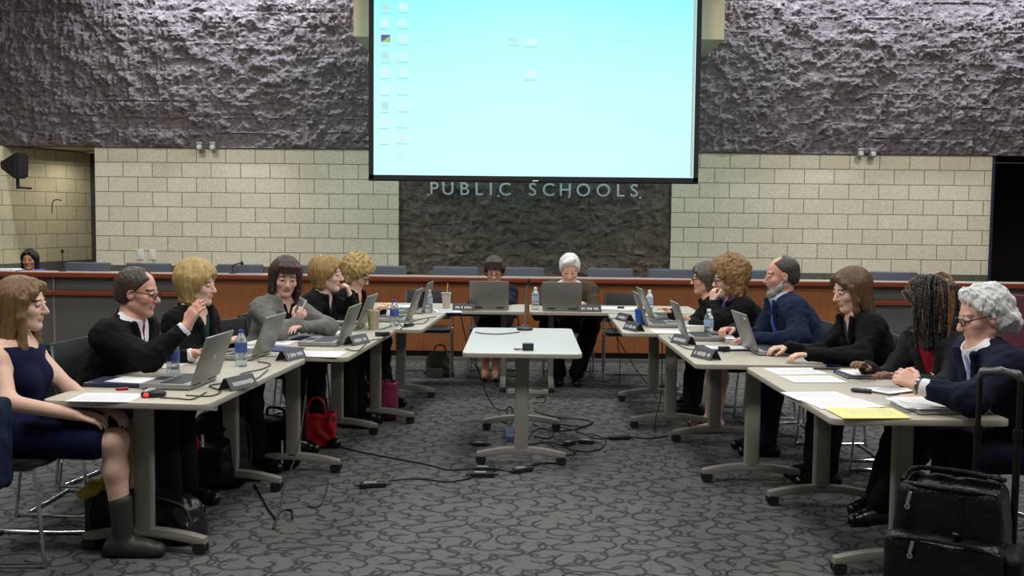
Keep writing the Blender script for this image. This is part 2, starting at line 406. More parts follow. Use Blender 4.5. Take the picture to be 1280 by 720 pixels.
    def neckcut(s, S, z): S.box(s.NB + s.U * (z + .12), (.14, .15, .12), s.B, .004, .004, '-')
    def vneck(s, S, depth, width, e=.03, top=.0):
        """cut an open V down the chest"""
        n = 14
        for i in range(n):
            t = i / (n - 1); p = s.NB + s.U * (.05 - t * (depth + .05)) + s.Fd * (.1 + .03 * t); w = width * (1 - t) + .004
            S.box(p, (.16, w, depth / n + .006), s.B, .002, .004, '-')
    def jacket(s, m, name='jacket', e=.017, depth=.27, width=.075, low=True, sleeve=.02, skirt=True, lap=True, wr=.0065):
        S = Shape(); s.torso(S, e, .05, low); s.arms_(S, .015, .05, sleeve, 1.08)
        if skirt:
            for q in 'LR':
                hj, kn, an, ff = s.leg[q]; S.cone(hj, hj + (kn - hj) * .25, .1 + e * .4, .098 + e * .3, .05)
        S.cone(s.NB - s.U * .01, s.NB + s.U * .05 - s.Fd * .012, .075, .068, .02)
        S.wrinkle(wr, 26).wrinkle(wr * .7, 47)
        S.cone(s.NB - s.U * .03, s.NB + s.U * .16 + s.bf * .02, .061, .058, .006, '-')
        if depth: s.vneck(S, depth, width)
        s.neckcut(S, .035)
        if lap and depth:
            for g in (1, -1):
                pts = []
                for t in (0, .3, .62, 1): pts.append(s.NB + s.U * (.03 - t * (depth + .02)) + s.Lt * g * ((width + .014) * (1 - t) + .008) + s.Fd * (.062 + .075 * min(1, t * 1.7) + e - .012))
                S.chain(pts, [.016, .024, .02, .008], .004)
        return s.cloth(name, S, m)
    def shirt(s, m, name='shirt', e=.007, collar=True, low=True, cuffs=True, neck=.03, depth=0, width=.0):
        S = Shape(); s.torso(S, e, .05, low)
        if collar: S.cone(s.NB - s.U * .01, s.NB + s.U * .075 - s.bf * .0, .074, .067, .01)
        S.cone(s.NB + s.U * (.02 if collar else .0), s.NB + s.U * .2 + s.bf * .03, .06 if collar else .054, .055, .006, '-')
        if collar:
            for i in range(6): S.box(s.NB + s.U * (.02 + .012 * i) + s.Fd * .09, (.09, .006 + .005 * i, .01), s.B, .002, .003, '-')
        s.neckcut(S, neck)
        if depth: s.vneck(S, depth, width)
        o = s.cloth(name, S, m)
        if cuffs:
            for q in 'LR':
                S = Shape(); E, W, D, N, c = s.arm[q]; d = unit(W - E); r = .034 if s.sex == 'm' else .031; S.cone(W - d * .075, W - d * .01, r + .006, r + .005, .004); S.half(d, d @ (W - d * .004), .003)
                s.cloth('shirt_cuff', S, m)
        return o
    def tie(s, m, L=.3):
        S = Shape(); T0 = s.NB + s.Fd * .062 + s.U * .005; pts = [T0]
        for t in (.12, .35, .7, 1): pts.append(s.NB + s.U * (.0 - t * L) + s.Fd * (.066 + .062 * min(1, t * 2.0) + s.belly * min(1, t * 1.2)))
        S.chain(pts, [.02, .013, .02, .025, .03], .006); return s.cloth('tie', S, m, .005)
    def trousers(s, m, name='trousers', e=.014, upto=.97):
        S = Shape(); S.ell(s.hip + s.U * .02, (.12 + e, .165 * s.w + e, .115 + e), s.B, .04)
        s.legs_(S, e, .035, upto)
        for q in 'LR':
            hj, kn, an, ff = s.leg[q]; S.cone(kn + (an - kn) * .55, kn + (an - kn) * upto, .058 + e * .3, .056 + e * .4, .03)
        S.wrinkle(.004, 22); return s.cloth(name, S, m)
    def skirt(s, m, name='skirt', cover=.82, e=.016):
        S = Shape(); S.ell(s.hip + s.U * .03, (.12 + e, .17 * s.w + e, .125 + e), s.B, .04)
        a, b = s.leg['L'], s.leg['R']; 
        for t in (0, .33, .66, 1):
            S.cone(a[0] * (1-t) + b[0] * t, (a[0] + (a[1]-a[0]) * cover) * (1-t) + (b[0] + (b[1]-b[0]) * cover) * t, .09 + e, .072 + e, .03)
        S.wrinkle(.003, 24); return s.cloth(name, S, m)
    def shoes(s, m, boot=0, heel=False):
        for q in 'LR':
            hj, kn, an, ff = s.leg[q]; S = Shape(); b = an.copy(); b[2] = an[2] - .06
            if heel:
                S.cone(b - ff * .045 + Z3 * .028, b + ff * .02 + Z3 * .012, .03, .032, .02); S.cone(b + ff * .02 + Z3 * .01, b + ff * .15 - Z3 * .008, .033, .02, .02); S.cone(b - ff * .055 + Z3 * .0, b - ff * .06 - Z3 * .025, .014, .009, .006)
                S.cone(an + Z3 * .02, b + ff * .06 + Z3 * .06, .042, .034, .008, '-')
            else:
                S.cone(b - ff * .05, b + ff * .155 - Z3 * .004, .044, .036, .02); S.cone(b - ff * .03 + Z3 * .02, b + ff * .1 + Z3 * .008, .047, .039, .02)
                S.half((0, 0, -1), -(an[2] - .093))
            if boot: S.cone(an - Z3 * .02, an + (kn - an) / np.linalg.norm(kn - an) * boot, .046, .052, .02)
            S.build('boot' if boot else 'shoe', .006, m, s.e, s.o)
    def glasses(s, m):
        b = MB(); H = lambda *a: V(s.H(*a) - s.o)
        for y in (.033, -.033):
            b.tube([H(.103 - abs(.0022 * cos(t) * 1.5), y + .023 * cos(t), .002 + .016 * sin(t)) for t in np.linspace(0, 2 * pi, 20)[:-1]], .0024, 6, True)
            sg = 1 if y > 0 else -1; b.tube([H(.1, y + sg * .023, .008), H(.07, sg * .078, .012), H(-.005, sg * .083, .012), H(-.015, sg * .083, -.004)], .0024, 6)
        b.tube([H(.104, .011, .006), H(.107, 0, .009), H(.104, -.011, .006)], .0024, 6)
        return b.build('glasses', m, s.e, True)
    def cap(s, S, t=.012, bald=None, low=-.06, front=.0, side=0):
        """short hair: the skull, thickened, minus face"""
        g = s.hs; H = s.H
        S.ell(H(-.016, 0, .037), np.array((.098 + t, .077 + t * .85, .087 + t)) * g, s.M, .01)
        S.ell(H(-.045, 0, -.02), np.array((.062 + t * .6, .066 + t * .6, .06)) * g, s.M, .03)
        M = s.M; n = M @ unit(np.array([.095, 0, -.065])); S.half(n, n @ H(.082 + front, 0, .066), .008)
        n = M @ unit(np.array([-.35, 0, -1])); S.half(n, n @ H(-.05, 0, low), .008)
        n = M @ unit(np.array([1., 0, -.15])); 
        for y in (1, -1): S.ell(H(.012, y * .088, -.015), np.array((.024, .02, .036)) * g, s.M, .006, '-')
        if bald: S.ell(H(*bald[0]), np.array(bald[1]) * g, s.M, .012, '-')
        return S
    def strands(s, S, n, length, vol=.012, part=0., r=(.011, .006), curl=0, cf=30, rg=None, front=55, step=.018, root='part', k=.008, sway=.0, grav=.5, jit=.15, lenvar=.15, bang=0):
        rg = rg or np.random.default_rng(3); gl = s.M.T @ np.array([0, 0, -1.]); g = s.hs
        c0 = np.array([-.016, 0, .037]); rad0 = np.array([.099, .078, .088])
        cj = np.array([.0, 0, -.06]); rj = np.array([.075, .068, .075])
        for i in range(n):
            u = (i + rg.random()) / n; sg = 1 if i % 2 else -1
            x = .075 - .15 * (u ** .9) ; y = part + sg * .004
            zz = 1 - (x - c0[0]) ** 2 / rad0[0] ** 2 - (y) ** 2 / rad0[1] ** 2; p = np.array([x, y, c0[2] + rad0[2] * math.sqrt(max(zz, .05))])
            a = R(front + (178 - front) * min(1, max(0, u * 1.15 - .05)) ** .8 + rg.normal() * 7); v = np.array([cos(a), sg * sin(a), .15])
            vl = vol * (.55 + .75 * rg.random()); L = length * (1 + lenvar * rg.normal() * .6); path = []; dist = 0; ph = rg.random() * 6.28; ph2 = rg.random() * 6.28
            rad = rad0 + vl; rjj = rj + vl * .8
            while dist < L and len(path) < 60:
                cu = curl * min(1, dist / .06); lat = np.array([-v[1], v[0], 0]); lat = lat / (np.linalg.norm(lat) + 1e-6)
                path.append(p + lat * cu * sin(cf * dist + ph) + np.array([cos(a), sg * sin(a), 0]) * cu * .7 * cos(cf * dist + ph2))
                v = v / np.linalg.norm(v) * (1 - grav * .6) + gl * grav * (.5 if dist < .08 else 1) + rg.normal(size=3) * jit * .3 + np.array([0, sg, 0]) * sway * (dist > .14)
                v = v / np.linalg.norm(v); q = p + v * step
                for c, rr in ((c0, rad), (cj, rjj)):
                    e = (q - c) / rr; ne = np.linalg.norm(e)
                    if ne < 1: q = c + e / max(ne, .05) * rr
                if q[0] > .02 and q[2] < .085 and not bang: q[0] -= min(.012, q[0] - .02); q[1] = sg * max(abs(q[1]), .075)
                v = q - p; dist += np.linalg.norm(v) + 1e-4; p = q
            m = len(path); rr = [(r[0] + (r[1] - r[0]) * (j / max(1, m - 1))) * g for j in range(m)]
            W = [s.H(*q) for q in path]
            for j in range(m - 1): S.cone(W[j], W[j+1], rr[j], rr[j+1], k)
        return S
    def bob(s, S, L, vol=.02, flare=0., fx=.02, cheek=0, bangs=0, amp=.0028, n=30, top=.0, side=0., cut=True, front=.0):
        """full hair that hangs to length L below the ears, open over the face"""
        H = s.H; g = s.hs; t = vol
        S.ell(H(-.018, 0, .037 + top), np.array((.098 + t, .077 + t, .087 + t)) * g, s.M, .02)
        S.cone(H(-.045, 0, .0), H(-.062, 0, -L), (.07 + t * .6) * g, .046 * g, .03)
        for q in (1, -1): S.cone(H(-.018, q * .046, .03), H(-.026, q * (.058 + flare), -L * .95), (.042 + t) * g, .032 * g, .03)
        S.ell(H(.118 + front, 0, -.002), np.array((.085, .125, .08)) * g, s.M, .012, '-')
        S.box(H(fx + .1, 0, -.215), np.array((.1, .2, .2)) * g, s.M, .02, .012, '-')
        if cheek:
            for q in (1, -1): S.chain([H(.03, q * .082, .03), H(.032, q * .088, -.05), H(.04, q * .085, -cheek * .6), H(.045, q * .075, -cheek)], [.012, .018, .02, .008], .015)
        if bangs:
            for k in range(11): S.chain([H(.05, -.055 + .011 * k, .118), H(.086, -.058 + .0116 * k, .094), H(.1, -.06 + .012 * k + side, .095 - bangs)], [.014, .013, .006], .012)
        else:
            for q in (1, -1): S.chain([H(.045, .012 * q, .108 + top * .6), H(.072, .03 * q, .09 + top * .5), H(.068, .056 * q, .062), H(.045, .074 * q, .028)], [.014, .014, .015, .014], .02)
        S.groove(H(-.01, 0, .1), s.M, amp, n); return S
    def hair(s, S, m, name='hair', h=.0045): return S.build(name, h, m, s.e, s.o)
# ------------------------------------------------------------------ setting
def node_mat(name, rough=.8):
    m = bpy.data.materials.new(name); m.use_nodes = True; nt = m.node_tree; b = nt.nodes['Principled BSDF']; b.inputs['Roughness'].default_value = rough
    return m, nt, b, nt.nodes.new, nt.links.new
def carpet_mat():
    m, nt, b, N, L = node_mat('swirl_carpet', .95); b.inputs['Specular IOR Level'].default_value = .15
    def math_(op, a, c=None, c2=None):
        n = N('ShaderNodeMath'); n.operation = op
        for i, q in enumerate((a, c, c2)):
            if q is None: continue
            if isinstance(q, (int, float)): n.inputs[i].default_value = q
            else: L(q, n.inputs[i])
        return n.outputs[0]
    tc = N('ShaderNodeTexCoord'); nz = N('ShaderNodeTexNoise'); nz.inputs['Scale'].default_value = 2.2; nz.inputs['Detail'].default_value = 1
    L(tc.outputs['Object'], nz.inputs['Vector'])
    s1 = N('ShaderNodeVectorMath'); s1.operation = 'SUBTRACT'; L(nz.outputs['Color'], s1.inputs[0]); s1.inputs[1].default_value = (.5, .5, .5)
    s2 = N('ShaderNodeVectorMath'); s2.operation = 'SCALE'; L(s1.outputs[0], s2.inputs[0]); s2.inputs['Scale'].default_value = .16
    s3 = N('ShaderNodeVectorMath'); s3.operation = 'ADD'; L(tc.outputs['Object'], s3.inputs[0]); L(s2.outputs[0], s3.inputs[1])
    def arcs(scale, rot, loc, w0, w1):
        mp = N('ShaderNodeMapping'); mp.inputs['Scale'].default_value = scale; mp.inputs['Rotation'].default_value = (0, 0, R(rot)); mp.inputs['Location'].default_value = loc; L(s3.outputs[0], mp.inputs[0])
        fr = N('ShaderNodeVectorMath'); fr.operation = 'FRACTION'; L(mp.outputs[0], fr.inputs[0])
        fl = N('ShaderNodeVectorMath'); fl.operation = 'FLOOR'; L(mp.outputs[0], fl.inputs[0])
        wn = N('ShaderNodeTexWhiteNoise'); wn.noise_dimensions = '2D'; L(fl.outputs[0], wn.inputs['Vector'])
        flip = math_('GREATER_THAN', wn.outputs['Value'], .5)
        sx = N('ShaderNodeSeparateXYZ'); L(fr.outputs[0], sx.inputs[0]); x, y = sx.outputs[0], sx.outputs[1]
        xf = math_('ABSOLUTE', math_('SUBTRACT', x, flip))
        d1 = math_('SQRT', math_('ADD', math_('MULTIPLY', xf, xf), math_('MULTIPLY', y, y)))
        xi = math_('SUBTRACT', 1, xf); yi = math_('SUBTRACT', 1, y)
        d2 = math_('SQRT', math_('ADD', math_('MULTIPLY', xi, xi), math_('MULTIPLY', yi, yi)))
        dd = math_('MINIMUM', math_('ABSOLUTE', math_('SUBTRACT', d1, .5)), math_('ABSOLUTE', math_('SUBTRACT', d2, .5)))
        mr = N('ShaderNodeMapRange'); L(dd, mr.inputs[0]); mr.inputs[1].default_value = w0; mr.inputs[2].default_value = w1; mr.inputs[3].default_value = 1; mr.inputs[4].default_value = 0
        return mr.outputs[0]
    def crescents(sc, rot, loc, w0, w1, rad):
        """open rings, one per cell, each turned its own way"""
        mp = N('ShaderNodeMapping'); mp.inputs['Scale'].default_value = sc; mp.inputs['Rotation'].default_value = (0, 0, R(rot)); mp.inputs['Location'].default_value = loc; L(s3.outputs[0], mp.inputs[0])
        fr = N('ShaderNodeVectorMath'); fr.operation = 'FRACTION'; L(mp.outputs[0], fr.inputs[0]); fl = N('ShaderNodeVectorMath'); fl.operation = 'FLOOR'; L(mp.outputs[0], fl.inputs[0])
        wn = N('ShaderNodeTexWhiteNoise'); wn.noise_dimensions = '2D'; L(fl.outputs[0], wn.inputs['Vector']); sx = N('ShaderNodeSeparateXYZ'); L(fr.outputs[0], sx.inputs[0])
        x = math_('SUBTRACT', sx.outputs[0], .5); y = math_('SUBTRACT', sx.outputs[1], .5)
        a = math_('MULTIPLY', math_('ROUND', math_('MULTIPLY', wn.outputs['Value'], 4)), pi / 2); a = math_('ADD', a, R(52))
        ring = math_('ABSOLUTE', math_('SUBTRACT', math_('SQRT', math_('ADD', math_('MULTIPLY', x, x), math_('MULTIPLY', y, y))), rad))
        dt = math_('ADD', math_('MULTIPLY', x, math_('COSINE', a)), math_('MULTIPLY', y, math_('SINE', a)))
        opn = N('ShaderNodeMapRange'); L(dt, opn.inputs[0]); opn.inputs[1].default_value = -.16; opn.inputs[2].default_value = -.06
        mr = N('ShaderNodeMapRange'); L(ring, mr.inputs[0]); mr.inputs[1].default_value = w0; mr.inputs[2].default_value = w1; mr.inputs[3].default_value = 1; mr.inputs[4].default_value = 0
        return math_('MULTIPLY', mr.outputs[0], opn.outputs[0])
    C1 = crescents((5.0, 5.6, 1), 12, (0, 0, 0), .022, .065, .42); C2 = crescents((5.0, 5.6, 1), 12, (.5, .5, 0), .022, .065, .42)
    C3 = crescents((5.0, 5.6, 1), 12, (.5, 0, 0), .02, .06, .27); A2 = arcs((7.2, 6.4, 1), 34, (3.3, 1.7, 0), .0, .04)
    line = math_('MINIMUM', math_('ADD', math_('MULTIPLY', math_('MAXIMUM', math_('MAXIMUM', C1, C2), C3), .78), math_('MULTIPLY', A2, .4)), 1)
    # thin straight weave lines
    w2 = N('ShaderNodeTexNoise'); w2.inputs['Scale'].default_value = 120; L(tc.outputs['Object'], w2.inputs['Vector'])
    mp2 = N('ShaderNodeMapping'); mp2.inputs['Scale'].default_value = (9, 80, 1); L(tc.outputs['Object'], mp2.inputs[0])
    w3 = N('ShaderNodeTexNoise'); w3.inputs['Scale'].default_value = 3; L(mp2.outputs[0], w3.inputs['Vector'])
    mx = N('ShaderNodeMix'); mx.data_type = 'RGBA'; mx.inputs[6].default_value = lin('#5a5d5d'); mx.inputs[7].default_value = lin('#797b79'); L(w3.outputs[0], mx.inputs[0])
    mx2 = N('ShaderNodeMix'); mx2.data_type = 'RGBA'; mx2.inputs[7].default_value = lin('#303136'); L(line, mx2.inputs[0]); L(mx.outputs[2], mx2.inputs[6])
    mx3 = N('ShaderNodeMix'); mx3.data_type = 'RGBA'; mx3.blend_type = 'MULTIPLY'; mx3.inputs[0].default_value = .55; L(mx2.outputs[2], mx3.inputs[6]); L(w2.outputs[0], mx3.inputs[7]); L(mx3.outputs[2], b.inputs['Base Color'])
    bp = N('ShaderNodeBump'); bp.inputs['Strength'].default_value = .35; bp.inputs['Distance'].default_value = .006; L(w2.outputs[0], bp.inputs['Height']); L(bp.outputs[0], b.inputs['Normal'])
    return m
def block_mat(name, c1, c2, mortar, sw=.406, sh=.2032, axis='x', zoff=0., msize=.006, bump=.4, xoff=0.):
    m, nt, b, N, L = node_mat(name, .85); tc = N('ShaderNodeTexCoord'); sx = N('ShaderNodeSeparateXYZ'); L(tc.outputs['Object'], sx.inputs[0])
    cx = N('ShaderNodeCombineXYZ'); mp = N('ShaderNodeMapping'); mp.inputs['Location'].default_value = (xoff, -zoff, 0)
    L(sx.outputs[0 if axis == 'x' else 1], cx.inputs[0]); L(sx.outputs[2], cx.inputs[1]); L(cx.outputs[0], mp.inputs[0])
    bt = N('ShaderNodeTexBrick'); L(mp.outputs[0], bt.inputs['Vector']); bt.inputs['Scale'].default_value = 1
    bt.inputs['Brick Width'].default_value = sw; bt.inputs['Row Height'].default_value = sh; bt.inputs['Mortar Size'].default_value = msize; bt.inputs['Mortar Smooth'].default_value = .15
    bt.inputs['Color1'].default_value = lin(c1); bt.inputs['Color2'].default_value = lin(c2); bt.inputs['Mortar'].default_value = lin(mortar); bt.inputs['Bias'].default_value = 0
    nz = N('ShaderNodeTexNoise'); nz.inputs['Scale'].default_value = 45; nz.inputs['Detail'].default_value = 5; L(tc.outputs['Object'], nz.inputs['Vector'])
    mr = N('ShaderNodeMapRange'); L(nz.outputs[0], mr.inputs[0]); mr.inputs[1].default_value = .3; mr.inputs[2].default_value = .7; mr.inputs[3].default_value = .86; mr.inputs[4].default_value = 1.08
    vm = N('ShaderNodeVectorMath'); vm.operation = 'SCALE'; L(bt.outputs['Color'], vm.inputs[0]); L(mr.outputs[0], vm.inputs['Scale']); L(vm.outputs[0], b.inputs['Base Color'])
    bp = N('ShaderNodeBump'); bp.invert = True; bp.inputs['Strength'].default_value = bump; bp.inputs['Distance'].default_value = .01; L(bt.outputs['Fac'], bp.inputs['Height'])
    bp2 = N('ShaderNodeBump'); bp2.inputs['Strength'].default_value = .3; bp2.inputs['Distance'].default_value = .006; L(nz.outputs[0], bp2.inputs['Height']); L(bp.outputs[0], bp2.inputs['Normal']); L(bp2.outputs[0], b.inputs['Normal'])
    return m
def rock_mat(name, c1, c2):
    m, nt, b, N, L = node_mat(name, .7); tc = N('ShaderNodeTexCoord'); nz = N('ShaderNodeTexNoise'); nz.inputs['Scale'].default_value = 14; nz.inputs['Detail'].default_value = 8; nz.inputs['Roughness'].default_value = .65
    L(tc.outputs['Object'], nz.inputs['Vector']); rp = N('ShaderNodeMix'); rp.data_type = 'RGBA'; rp.inputs[6].default_value = lin(c1); rp.inputs[7].default_value = lin(c2)
    mr = N('ShaderNodeMapRange'); mr.inputs[1].default_value = .35; mr.inputs[2].default_value = .65; L(nz.outputs[0], mr.inputs[0]); L(mr.outputs[0], rp.inputs[0]); L(rp.outputs[2], b.inputs['Base Color'])
    n2 = N('ShaderNodeTexNoise'); n2.inputs['Scale'].default_value = 38; n2.inputs['Detail'].default_value = 6; L(tc.outputs['Object'], n2.inputs['Vector'])
    bp = N('ShaderNodeBump'); bp.inputs['Strength'].default_value = .9; bp.inputs['Distance'].default_value = .03; L(n2.outputs[0], bp.inputs['Height']); L(bp.outputs[0], b.inputs['Normal'])
    return m
def struct(name, bm, m, smooth=False):
    o = bm.build(name, m, None, smooth); o['kind'] = 'structure'; return o
def vnoise(x, z, f, seed):
    r = np.random.default_rng(seed); T = r.random((256, 256)); X = x * f; Z = z * f; i = np.floor(X).astype(int); j = np.floor(Z).astype(int); u = X - i; v = Z - j
    u = u*u*(3-2*u); v = v*v*(3-2*v); g = lambda a, b: T[a % 256, b % 256]
    return (g(i, j)*(1-u)+g(i+1, j)*u)*(1-v) + (g(i, j+1)*(1-u)+g(i+1, j+1)*u)*v - .5
def rock_wall(name, x0, x1, z0, z1, y, m, step=.017, amp=1., depth=.3):
    """split faced block wall: every block bulges and breaks differently, with recessed joints"""
    nx = int((x1-x0)/step)+1; nz = int((z1-z0)/step)+1; xs = np.linspace(x0, x1, nx); zs = np.linspace(z0, z1, nz); X, Z = np.meshgrid(xs, zs, indexing='ij')
    bh = .2032; bw = .406; row = np.floor((Z - 2.45) / bh).astype(int); xo = X + (row % 2) * bw / 2; colm = np.floor(xo / bw).astype(int)
    fx = xo / bw - colm; fz = (Z - 2.45) / bh - row; r = np.random.default_rng(5); T = r.random((97, 89, 3)); t = T[colm % 97, row % 89]
    edge = np.minimum(np.minimum(fx, 1 - fx) * bw, np.minimum(fz, 1 - fz) * bh)
    e1 = np.clip(edge / .045, 0, 1) ** .6; joint = np.clip(edge / .01, 0, 1)
    f = sum(vnoise(X + 3.1 * k, Z + 1.7 * k, 3.6 * 2 ** k, 11 + k) * .75 ** k for k in range(7))
    rid = -np.abs(vnoise(X, Z, 7, 31)) * 1.2 - np.abs(vnoise(X, Z, 17, 32)) * .9
    d = (.016 * e1 + (t[..., 0] - .5) * .012 + (t[..., 1] - .5) * .03 * (fx - .5) + (t[..., 2] - .5) * .03 * (fz - .5) + (.085 * f + .07 * rid) * (.35 + .65 * e1)) * joint * amp + .01 * joint
    v = np.stack([X, y - d, Z], -1).reshape(-1, 3); i = np.arange(nx * nz).reshape(nx, nz)
    q = np.stack([i[:-1, :-1], i[1:, :-1], i[1:, 1:], i[:-1, 1:]], -1).reshape(-1, 4)
    # give the wall its thickness: a box behind the broken face
    nb = len(v); bx = np.array([[x, yy, z] for x in (x0, x1) for yy in (y + .03, y + depth) for z in (z0, z1)], float)
    bq = np.array([[0, 1, 3, 2], [4, 6, 7, 5], [0, 4, 5, 1], [2, 3, 7, 6], [1, 5, 7, 3], [0, 2, 6, 4]]) + nb
    rim = []
    c = {(a, b): nb + 4 * a + b for a in (0, 1) for b in (0, 1)}
    v = np.concatenate([v, bx]); q = np.concatenate([q, bq])
    for (arr) in (i[:, 0], i[:, -1], i[0], i[-1]):
        n0 = len(v); w = v[arr].copy(); w[:, 1] = y + .035; v = np.concatenate([v, w]); k = np.arange(len(arr) - 1)
        rim.append(np.stack([arr[:-1], arr[1:], n0 + k + 1, n0 + k], 1))
    q = np.concatenate([q] + rim); me = mesh_np(name, v, q); me.set_sharp_from_angle(angle=R(50)); o = link(name, me, m); o['kind'] = 'structure'; return o
WY = 14.3; LZ = 2.45; CX0, CX1, KX0, KX1 = -5.98, 6.28, -1.79, 1.95
struct('floor', MB().box((0, 7.2, -.05), (17, 18.4, .1)), carpet_mat())
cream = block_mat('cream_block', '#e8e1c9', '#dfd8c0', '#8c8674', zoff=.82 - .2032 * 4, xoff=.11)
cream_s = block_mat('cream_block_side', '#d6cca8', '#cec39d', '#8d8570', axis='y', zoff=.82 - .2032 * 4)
base_m = block_mat('dark_base_block', '#6a655e', '#615c56', '#46423d', zoff=.82 - .2032 * 4)
base_s = block_mat('dark_base_block_side', '#6a655e', '#615c56', '#46423d', axis='y', zoff=.82 - .2032 * 4)
struct('wall_back_left', MB().box(((CX0 + KX0) / 2, WY + .15, (LZ + .82) / 2), (KX0 - CX0, .3, LZ - .82)), cream)
struct('wall_back_right', MB().box(((CX1 + KX1) / 2, WY + .15, (LZ + .82) / 2), (CX1 - KX1, .3, LZ - .82)), cream)
struct('baseboard_left', MB().box(((CX0 + KX0) / 2, WY + .15, .41), (KX0 - CX0, .3, .82)), base_m)
struct('baseboard_right', MB().box(((CX1 + KX1) / 2, WY + .15, .41), (CX1 - KX1, .3, .82)), base_m)
rk = rock_mat('split_rock', '#554d4d', '#7f7779'); rkd = rock_mat('split_rock_dark', '#574b44', '#7a6c62')
rock_wall('wall_back_upper', -8, 8.2, LZ, 5.3, WY - .04, rk)
rock_wall('wall_back_centre', KX0, KX1, 0, LZ - .002, WY + .06, rkd, step=.024, amp=.8)
# recess at the left end, with a splayed side wall, and the dark opening at the right end
def wall_seg(name, a, b, z0, z1, m, t=.15):
    a = V((a[0], a[1], 0)); b = V((b[0], b[1], 0)); d = b - a; L = d.length
    o = MB().box((0, L / 2, (z0 + z1) / 2), (t, L, z1 - z0)).build(name, m); o.location = a; o.rotation_euler = (0, 0, math.atan2(d.y, d.x) - pi / 2); o['kind'] = 'structure'; return o
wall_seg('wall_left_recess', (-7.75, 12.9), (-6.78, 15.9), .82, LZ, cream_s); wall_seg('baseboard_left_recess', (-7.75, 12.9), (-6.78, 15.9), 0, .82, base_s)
plast = mat('dark_recess_paint', '#4e4a44', .8); beige = mat('beige_plaster', '#cbbd95', .8, var=.05)  # dark grey of the recess end has its shade put into the colour
struct('wall_recess_end', MB().box((-6.3, 15.98, LZ / 2), (1.1, .15, LZ)), plast)
struct('ceiling_recess', MB().box((-6.9, 15.17, LZ + .06), (2.2, 1.5, .1)), beige)
blk = mat('unlit_opening_black', '#131110', .9); navy = mat('navy_door_frame', '#1a1f3a', .5)  # near-black puts the unlit darkness of the opening into its surface colour
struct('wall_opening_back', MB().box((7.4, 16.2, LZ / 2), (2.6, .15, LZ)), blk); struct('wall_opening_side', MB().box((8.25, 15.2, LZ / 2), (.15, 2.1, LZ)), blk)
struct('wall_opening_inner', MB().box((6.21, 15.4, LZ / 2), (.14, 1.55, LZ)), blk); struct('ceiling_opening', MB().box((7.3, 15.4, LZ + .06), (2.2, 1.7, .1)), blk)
struct('trim_1', MB().box((6.295, WY + .12, LZ / 2), (.03, .3, LZ)), navy)
# room beyond the frame (closes the room)
pw = mat('grey_wall_paint', '#8f8a80', .85, var=.04); cw = mat('ceiling_paint', '#8a8884', .9, var=.03)
struct('wall_left', MB().box((-8.15, 6.4, 2.65), (.3, 16.2, 5.3)), pw); struct('wall_right', MB().box((8.35, 6.4, 2.65), (.3, 16.2, 5.3)), pw)
struct('wall_front', MB().box((.1, -1.85, 2.65), (16.8, .3, 5.3)), pw); struct('ceiling', MB().box((.1, 6.4, 5.36), (16.8, 16.8, .12)), cw)
# ------------------------------------------------------------------ projection screen and its housing
hb = mat('beige_box_paint', '#c9c0a6', .75, var=.04)
hs_ = struct('trim_2', MB().box((.09, 13.52, 4.5), (4.5, 1.42, 1.56)), hb)
SY = 12.62
def screen_mat():
    m, nt, b, N, L = node_mat('projected_desktop', .6); tc = N('ShaderNodeTexCoord'); sx = N('ShaderNodeSeparateXYZ'); L(tc.outputs['Object'], sx.inputs[0])
    rp = N('ShaderNodeValToRGB'); mr = N('ShaderNodeMapRange'); mr.inputs[1].default_value = 0; mr.inputs[2].default_value = 2.15; L(sx.outputs[2], mr.inputs[0]); L(mr.outputs[0], rp.inputs[0])
    e = rp.color_ramp.elements; e[0].position = 0; e[0].color = lin('#c8fffd'); e[1].position = 1; e[1].color = lin('#8af8fb'); k = e.new(.45); k.color = lin('#bdfdfc'); k = e.new(.8); k.color = lin('#a2fbfc')
    b.inputs['Base Color'].default_value = (.1, .1, .1, 1); L(rp.outputs[0], b.inputs['Emission Color']); b.inputs['Emission Strength'].default_value = .97
    return m
sx0, sx1, sz0, sz1 = -1.885, 1.975, 2.04, 4.19
scr = empty('projection_screen', 'large projection screen showing a pale cyan computer desktop, black border', 'screen', ((sx0 + sx1) / 2, SY, sz0))
W_ = sx1 - sx0; H_ = sz1 - sz0
MB().box((0, .012, H_ / 2), (W_, .01, H_)).build('screen_surface', screen_mat(), scr)
bk = mat('black_screen_border', '#0b0d16', .7, var=.03)
fr = MB()
for c, s in (((0, .01, -.025), (W_ + .12, .016, .05)), ((0, .01, H_ + .03), (W_ + .12, .016, .07)), ((-W_ / 2 - .03, .01, H_ / 2), (.06, .016, H_ + .1)), ((W_ / 2 + .03, .01, H_ / 2), (.06, .016, H_ + .1))): fr.box(c, s)
fr.build('screen_border', bk, scr)
MB().cyl((-W_ / 2 - .06, .02, -.055), (W_ / 2 + .06, .02, -.055), .018).build('weight_bar', bk, scr, True)
MB().box((.03, .0, -.055), (.07, .03, .014), bevel=.003).build('pull_tab', mat('tab_white', '#cfd4d8', .5), scr)
MB().box((0, .05, H_ + .3), (W_ + .2, .16, .5), bevel=.02).build('screen_case', mat('case_white', '#b9b4a4', .6), scr)
MB().box((W_ / 2 - .025, .004, H_ / 2), (.03, .004, H_ * .99)).build('image_edge', emat('image_edge_grey', '#c3d6d8', .8), scr)
icol = [emat('icon_' + c, c, .95) for c in ('d0fffc', 'bdeeee', 'a6dfe2', 'dcfbfb', '6a5a9a', 'a8d06a')]
def ipos(px, py): q = P(px, py, SY); return (q.x - scr.location.x, -.003 - .001, q.z - scr.location.z)
